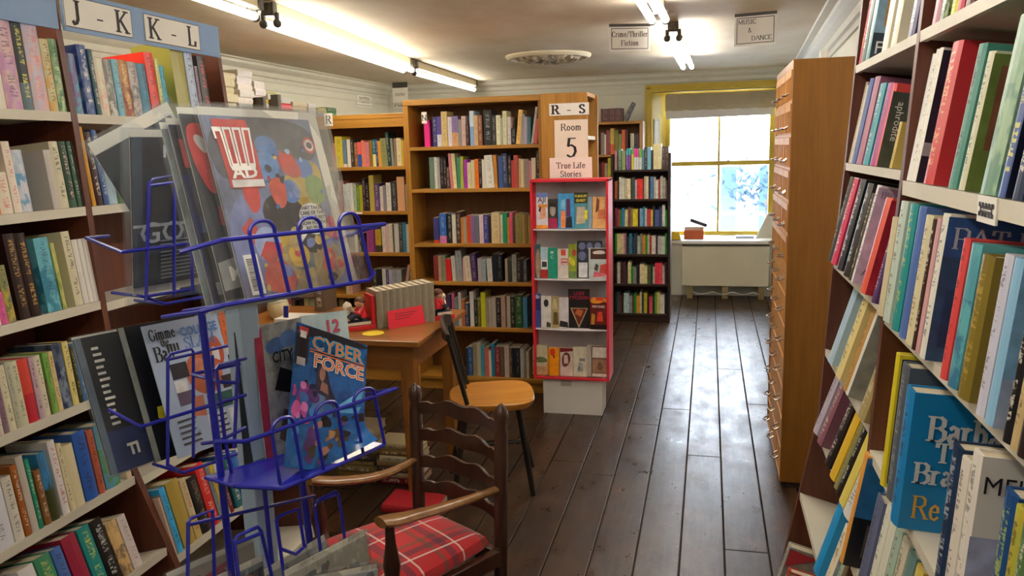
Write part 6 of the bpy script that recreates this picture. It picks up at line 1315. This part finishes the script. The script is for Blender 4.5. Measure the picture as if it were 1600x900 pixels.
def face_book(crop, x0, x1, yt, z, col, dy, label, shapes=(), txt=(), th=.022, lean=.06):
    ox, oy, s = crop; y = DY + dy; f = lambda q: V((q, y, z + .001))
    a, b = solve(f, ox + x0 / s, -1.3, -.2, 0), solve(f, ox + x1 / s, -1.3, -.2, 0); w = b - a
    u = V((0, math.sin(lean), math.cos(lean))); M = frame(V((a, y, z + .0032)), V((1, 0, 0)), V((0, math.cos(lean), -math.sin(lean))), u)
    h = solve(lambda q: V((a + w / 2, y, z)) + u * q, oy + yt / s, .05, .4, 1)
    o = thing('paperback_book', label, 'book', M=M, group='face-out books on the red display stand')
    mb = MB(); mb.box((0, 0, 0), (w, .0012, h), M); mb.box((0, th - .0012, 0), (w, th, h), M); mb.box((0, .0012, 0), (.0012, th - .0012, h), M); mb.build('cover', plain(col, .35, .15, 25), o)
    mb = MB(); mb.box((.0012, .0012, .0005), (w - .001, th - .0012, h - .0005), M); mb.build('page_block', PAGES, o)
    if shapes: art(o, M, scaled(shapes, w, h))
    for tx, x, zz, sz, c in txt: sans('lettering', tx, M, sz * h, plain(c, .4, .05), o, x * w, zz * h, 'CENTER', .0014, 1.0, .0006)
D1 = (815, 270, 5); D2 = (815, 430, 4.09)
face_book(D1, 78, 113, 165, dsz[0], 'c02838', .03, 'red spine at the left end of the top tier of the red display')
face_book(D1, 116, 205, 162, dsz[0], 'dcd8e0', .024, 'white and blue paperback with an orange hat, top tier of the red display', [('p', '6a84c8', (0, .88, 0, 1, 1, 1, 1, .88)), ('p', 'e09030', (.0, 0, 0, .1, 1, .1, 1, 0)), ('p', 'd8a080', (.3, .25, .35, .6, .8, .6, .85, .3)), ('p', 'd88a30', (.15, .6, .2, .68, .95, .68, 1, .6)), ('p', '3a2a28', (.2, .5, .3, .62, .45, .6, .35, .45))], [('AJI', .5, .74, .2, '4a4a60')])
face_book(D1, 207, 282, 210, dsz[0], 'a02050', .034, 'maroon-footed photographic paperback, top tier of the red display', [('p', '3a3430', (0, .35, 0, 1, 1, 1, 1, .35)), ('e', 'a89c90', (.5, .62, .3, .2, 0)), ('p', '1c1a1a', (.1, .75, .2, .9, .9, .85, .8, .72))])
face_book(D1, 286, 410, 166, dsz[0], '3c90c8', .02, 'blue paperback with an orange street picture, top tier of the red display', [('p', 'e08850', (.18, .02, .18, .5, .45, .52, .5, .02)), ('p', '5a3060', (.5, .35, .52, .85, .75, .85, .78, .3)), ('p', '20202c', (.45, .02, .5, .3, .85, .35, .9, .02)), ('p', '70b4d8', (.15, .55, .2, .8, .45, .85, .45, .55))])
face_book(D1, 412, 515, 158, dsz[0], '4a8a98', .026, 'teal paperback with yellow lettering reading Pursuit, top tier of the red display', [('p', '2a2c20', (0, .7, 0, 1, 1, 1, 1, .7)), ('p', 'b8a890', (.15, .12, .2, .6, .8, .6, .85, .15)), ('p', 'd8d030', (.75, .25, .8, .5, 1, .52, 1, .25))], [('PURSUIT', .5, .87, .09, 'd8c840'), ('QUEST', .5, .75, .09, 'd8c840')])
face_book(D1, 517, 552, 190, dsz[0], '8098a8', .034, 'slim blue-grey spine, top tier of the red display')
face_book(D1, 555, 664, 192, dsz[0], 'd8a468', .028, 'peach paperback with a brown braided figure, top tier of the red display', [('p', '6a3c20', (.2, .5, .3, .98, .5, .9, .45, .55)), ('p', 'c07048', (.35, .3, .4, .6, .9, .6, .95, .3)), ('p', 'e0b080', (.6, .65, .65, .9, .9, .9, .9, .65))])
face_book(D1, 85, 146, 562, dsz[1], '3a6a70', .03, 'teal and tan paperback at the left end of the second display tier', [('p', 'b09c80', (.5, 0, .4, .5, .6, .9, 1, .8, 1, 0))])
face_book(D1, 148, 206, 588, dsz[1], 'a8c8d4', .022, 'pale blue paperback with a red foot, second display tier', [('p', 'a02c24', (0, 0, 0, .28, 1, .28, 1, 0)), ('p', 'e8e6e4', (.1, .3, .1, .6, .95, .6, .95, .3)), ('p', '3a3a3a', (.2, .36, .2, .54, .85, .54, .85, .36))])
face_book(D1, 208, 280, 590, dsz[1], '1c8c74', .018, 'emerald green paperback with a large M and C, second display tier', [], [('M', .42, .8, .14, 'c8e0d0'), ('C', .42, .65, .14, 'c8e0d0')])
face_book(D1, 283, 366, 600, dsz[1], 'dcd4cc', .022, 'cream paperback with red capitals, second display tier', [('p', 'c84838', (.3, .78, .3, .98, .75, .98, .75, .78)), ('p', 'c04a44', (.3, .45, .3, .68, .95, .68, .95, .45))], [('DEN', .62, .58, .1, 'f0e8e4'), ('ONE', .62, .46, .1, 'f0e8e4')])
face_book(D1, 368, 430, 562, dsz[1], '90a030', .03, 'lime green paperback with red flowers, second display tier', [('e', 'a83a2c', (.7, .75, .25, .1, 0)), ('e', 'd8cc40', (.4, .5, .3, .15, 30)), ('p', '6a8450', (0, 0, 0, .2, 1, .2, 1, 0))])
face_book(D1, 434, 630, 536, dsz[1], '2c2e3a', .038, 'large dark paperback of six grey faces, second display tier', [('e', '7078a0', (.2, .86, .14, .1, 0)), ('e', '6a7298', (.5, .86, .12, .1, 0)), ('e', '747ca0', (.82, .86, .13, .1, 0)), ('e', '6a7298', (.2, .6, .16, .12, 0)), ('p', 'dcdce0', (.06, .02, .06, .42, .42, .42, .42, .02))])
face_book(D1, 524, 664, 592, dsz[1], 'b8c4c4', .018, 'grey and red pictorial paperback with a brown title panel, second display tier', [('p', '4a2c20', (.1, .64, .1, .98, 1, .98, 1, .64)), ('p', 'e0d8cc', (.2, .8, .25, .9, .8, .93, .95, .86, .9, .8)), ('p', 'c04a40', (.6, .15, .65, .45, 1, .5, 1, .15)), ('p', '3a3a34', (.3, .3, .4, .5, .55, .45, .5, .25)), ('p', 'd86a78', (.25, .05, .3, .25, .9, .18, .9, .08))])
face_book(D2, 66, 125, 120, dsz[2], '4458a0', .028, 'blue paperback at the left end of the third display tier', [('p', '2a3470', (.2, .5, .2, .9, .95, .9, .95, .5)), ('p', 'b8c0d8', (.3, .85, .5, .97, .9, .92, .8, .85))])
face_book(D2, 126, 190, 137, dsz[2], 'dcdad4', .02, 'white paperback with a black silhouette, third display tier', [('e', '2a2826', (.5, .78, .24, .12, 0)), ('p', '3a3a38', (.5, .02, .55, .2, .95, .15, .95, .02))])
face_book(D2, 191, 240, 140, dsz[2], 'a89868', .026, 'tan photographic paperback, third display tier', [('p', '5a4a2c', (.2, .1, .3, .5, .8, .5, .9, .1)), ('p', 'c8bc90', (.1, .6, .2, .9, .6, .95, .8, .6))])
face_book(D2, 241, 300, 146, dsz[2], 'd8d0d4', .022, 'white paperback with pale pink lettering, third display tier', [('p', '2c2a2a', (0, .05, .1, .25, .9, .2, 1, .02))])
face_book(D2, 298, 436, 92, dsz[2], '18161a', .034, 'tall black paperback with crimson capitals and a triangle, third display tier', [('p', 'c0a880', (.1, .52, .92, .52, .5, .0)), ('p', '6a2c20', (.17, .50, .86, .50, .5, .06)), ('p', 'c0683c', (.3, .36, .42, .48, .7, .46, .6, .3))], [('LOST', .52, .85, .12, 'b8284c'), ('TYCOON', .52, .74, .12, 'b8284c')], lean=.05)
face_book(D2, 438, 548, 146, dsz[2], '6a1c18', .018, 'red and orange paperback reading Psychic, third display tier', [('p', 'd88a28', (0, .82, 0, 1, 1, 1, 1, .82, .8, .88, .5, .8)), ('p', 'd03028', (.35, .9, .35, 1, .75, 1, .75, .9)), ('p', 'd04030', (.38, .25, .45, .55, .7, .55, .75, .25)), ('p', 'b08028', (.05, .15, .1, .5, .3, .45, .25, .15)), ('p', '1c1010', (.0, 0, 0, .14, 1, .14, 1, 0))], [('PSYCHIC', .5, .68, .1, 'e8e0d8')])
face_book(D2, 72, 164, 452, dsz[3], 'c8c0a0', .024, 'pale landscape paperback on the bottom display tier', [('p', '6a7a50', (0, .5, .3, .62, .7, .62, 1, .55, 1, .42, 0, .42)), ('p', 'c09a70', (0, .0, 0, .3, 1, .3, 1, 0)), ('p', '3a4a3c', (.1, .52, .3, .58, .4, .52))])
face_book(D2, 156, 177, 470, dsz[3], 'd89028', .034, 'thin orange spine on the bottom display tier')
face_book(D2, 179, 241, 466, dsz[3], 'f09818', .02, 'bright orange paperback with a red oval, bottom display tier', [('e', 'd03818', (.32, .84, .27, .13, 0)), ('p', '8a3010', (.34, .72, .6, .72, .47, .58))])
face_book(D2, 247, 328, 470, dsz[3], 'dcc4bc', .024, 'pale pink paperback with a maroon face, bottom display tier', [('p', '7a2428', (0, .85, 0, 1, 1, 1, 1, .9)), ('p', '6a3a38', (.2, .3, .1, .6, .3, .85, .7, .85, .85, .6, .6, .35)), ('p', 'd8b8b0', (.3, .45, .3, .75, .6, .75, .65, .45))])
face_book(D2, 330, 415, 462, dsz[3], 'd4ccb4', .02, 'cream paperback with a faint blue drawing, bottom display tier', [('p', 'a0a4a8', (.3, .15, .4, .5, .7, .45, .75, .2)), ('p', '8a8c90', (.45, .52, .45, .62, .9, .62, .9, .52)), ('p', '6a707a', (.35, .25, .45, .4, .55, .22))])
face_book(D2, 416, 446, 448, dsz[3], 'b8b0a0', .032, 'slim cream-grey spine, bottom display tier')
face_book(D2, 447, 548, 456, dsz[3], '6a4a40', .024, 'brown paperback with a white title panel, bottom display tier', [('p', 'd8d0c4', (.05, .62, .05, .96, .95, .96, .95, .62)), ('p', 'a07a60', (.05, .15, .05, .58, .95, .58, .95, .15)), ('p', '7a5444', (.3, .3, .5, .5, .75, .35, .6, .2)), ('p', 'd4ccc0', (.05, .02, .05, .12, .95, .12, .95, .02))])

# ================================================================== CABINET WITH RING HANDLES
M_CAB = wood('74470f', '8c5c1c', .42, 2, .6); M_CABF = wood('a06a28', 'c08a44', .45, 2); M_CHR = plain('b8b4b0', .25, .1, 30, metal=1)
CX0, CX1, CY0, CY1, CZ = .335, .60, 3.59, 4.42, 1.89
t = thing('cabinet', 'tall oak cabinet of many small drawers with ring handles, end panel to the camera', 'cabinet', ((CX0 + CX1) / 2, (CY0 + CY1) / 2, 0))
mb = MB(); mb.box((CX0, CY0, .03), (CX1, CY0 + .02, CZ)); mb.build('end_panel', M_CAB, t, bevel=.002)
mb = MB(); mb.box((CX0, CY1 - .02, .03), (CX1, CY1, CZ)); mb.build('end_panel', M_CAB, t)
mb = MB(); mb.box((CX0, CY0 + .02, CZ - .03), (CX1, CY1 - .02, CZ)); mb.build('top_board', M_CAB, t)
mb = MB(); mb.box((CX0 + .03, CY0 + .01, 0), (CX1, CY1 - .01, .03)); mb.build('plinth', plain('2a1c12', .7, .2), t)
mb = MB(); mb.box((CX1 - .012, CY0 + .02, .03), (CX1 - .002, CY1 - .02, CZ - .03)); mb.build('back_panel', M_CAB, t)
nr = 13; dz_ = (CZ - .06) / nr; ncol = 3; dw = (CY1 - CY0 - .04) / ncol
for r in range(nr + 1):
    mb = MB(); z = .03 + dz_ * r; mb.box((CX0 + .001, CY0 + .02, z - .006), (CX0 + .03, CY1 - .02, z + .006)); mb.build('rail', M_CABF, t)
for r in range(nr):
    for c in range(ncol):
        y0 = CY0 + .02 + dw * c + .004; y1 = y0 + dw - .008; z0 = .03 + dz_ * r + .008; z1 = z0 + dz_ - .016; x = CX0 + .006
        mb = MB(); mb.box((x, y0, z0), (x + .012, y1, z1)); mb.box((x + .012, y0 + .006, z0), (CX1 - .06, y0 + .014, z1 - .01)); mb.box((x + .012, y1 - .014, z0), (CX1 - .06, y1 - .006, z1 - .01)); mb.box((x + .012, y0 + .014, z0), (CX1 - .06, y1 - .014, z0 + .006)); d = mb.build('drawer', M_CABF, t)
        if r >= 7:   # upper rows have raised upright strips on their fronts
            mb = MB()
            for q in range(4): yy = y0 + .01 + (y1 - y0 - .02) * q / 3; mb.box((x - .010, yy - .007, z0 + .004), (x, yy + .007, z1 - .03))
            mb.box((x - .010, y0, z1 - .03), (x, y1, z1)); mb.build('front_strip', M_CABF, d)
        ym = (y0 + y1) / 2; zm = z0 + .035 if r >= 7 else z0 + .07; pts = [V((x - .004, ym - .032, zm))] + [V((x - .02 - .016 * math.sin(math.pi * i / 8), ym - .032 + .064 * i / 8, zm - .012)) for i in range(9)] + [V((x - .004, ym + .032, zm))]
        mb = MB(); mb.tube(pts, .0042, 7); mb.build('ring_handle', M_CHR, d, smooth=True)
mb = MB(); M = frame(V((.44, 3.60, CZ + .0005)), V((1, 0, 0)), V((0, 1, 0)), Z); mb.box((0, 0, 0), (.03, .02, .03), M); tag(mb.build('price_tag', WHITE, bevel=.002), 'little white tag standing on top of the oak cabinet', 'tag')
# two large books on the lowest shelf at the far end of the right-hand bookcase
for key, (px, py), X_, h_, t_, c_, ca, lab in (('tri', (1231, 845), .232, .265, .034, 'a4a8a0', '8c8e88', 'large grey hardback with a red triangle on its board, low on the right-hand bookcase'), ('frm', (1231, 884), .220, .235, .03, 'a83c2c', 'b8a078', 'red hardback with a tan framed picture, next to the grey one with the red triangle')):
    T_ = atx(px, py, X_); a_ = math.radians(15); U_ = V((math.sin(a_), 0, math.cos(a_))); D_ = V((math.cos(a_), 0, -math.sin(a_)))
    M = frame(T_ - U_ * h_, V((0, -1, 0)), D_, U_); o = book(t_, .17, h_, M, c_, True, None, None, 1, 0, 0, True, lab, 'hardbacks and paperbacks in the right-hand library bookcase'); BK[key] = (o, t_, h_, M)
    cover_art(key, dict(r=[(.02, .0, .99, .985, 0)] + ([(.15, .2, .9, .95, 1), (.25, .3, .8, .88, 2)] if key == 'frm' else []), m=(ca, '3a2a20', 'c89848')))
o, t_, h_, M = BK['tri']
mb = MB(); mb.face([M @ V((t_ + .003, y, z)) for y, z in ((.004, h_ * .985), (.085, h_ * .96), (.006, h_ * .78))]); mb.build('triangle', plain('b83c44', .5, .05), o)
# ================================================================== CAMERA, SKY, EXPOSURE
cam = bpy.data.cameras.new('camera'); co = bpy.data.objects.new('camera', cam); COL.objects.link(co); SC.camera = co
cam.sensor_width = 36; cam.lens = F / 1600 * 36; cam.clip_start = .02
rx, ry, rz_ = V((AX[0].x, AX[1].x, AX[2].x)), V((AX[0].y, AX[1].y, AX[2].y)), V((AX[0].z, AX[1].z, AX[2].z))
co.matrix_world = frame(EYE, rx, -ry, -rz_)
w = bpy.data.worlds.new('sky'); SC.world = w; w.use_nodes = True; nt = w.node_tree; nt.nodes.clear()
bg = N(nt, 'ShaderNodeBackground'); out = N(nt, 'ShaderNodeOutputWorld'); tc = N(nt, 'ShaderNodeTexCoord'); sp = N(nt, 'ShaderNodeSeparateXYZ'); L(nt, tc.outputs['Generated'], sp.inputs[0])
c = ramp(nt, sp.outputs[2], [(.0, hx('e2ebf8')), (.35, hx('d2e2fa')), (1, hx('b0ccf4'))]); L(nt, c, bg.inputs[0]); bg.inputs[1].default_value = 25.0; L(nt, bg.outputs[0], out.inputs[0])
vs = SC.view_settings; vs.view_transform = 'Standard'; vs.look = 'None'; vs.exposure = 0.2; vs.gamma = 1.0; vs.use_curve_mapping = False
SC.cycles.use_denoising = True; SC.cycles.max_bounces = 8; SC.cycles.diffuse_bounces = 4; SC.cycles.transparent_max_bounces = 24; SC.cycles.sample_clamp_indirect = 6
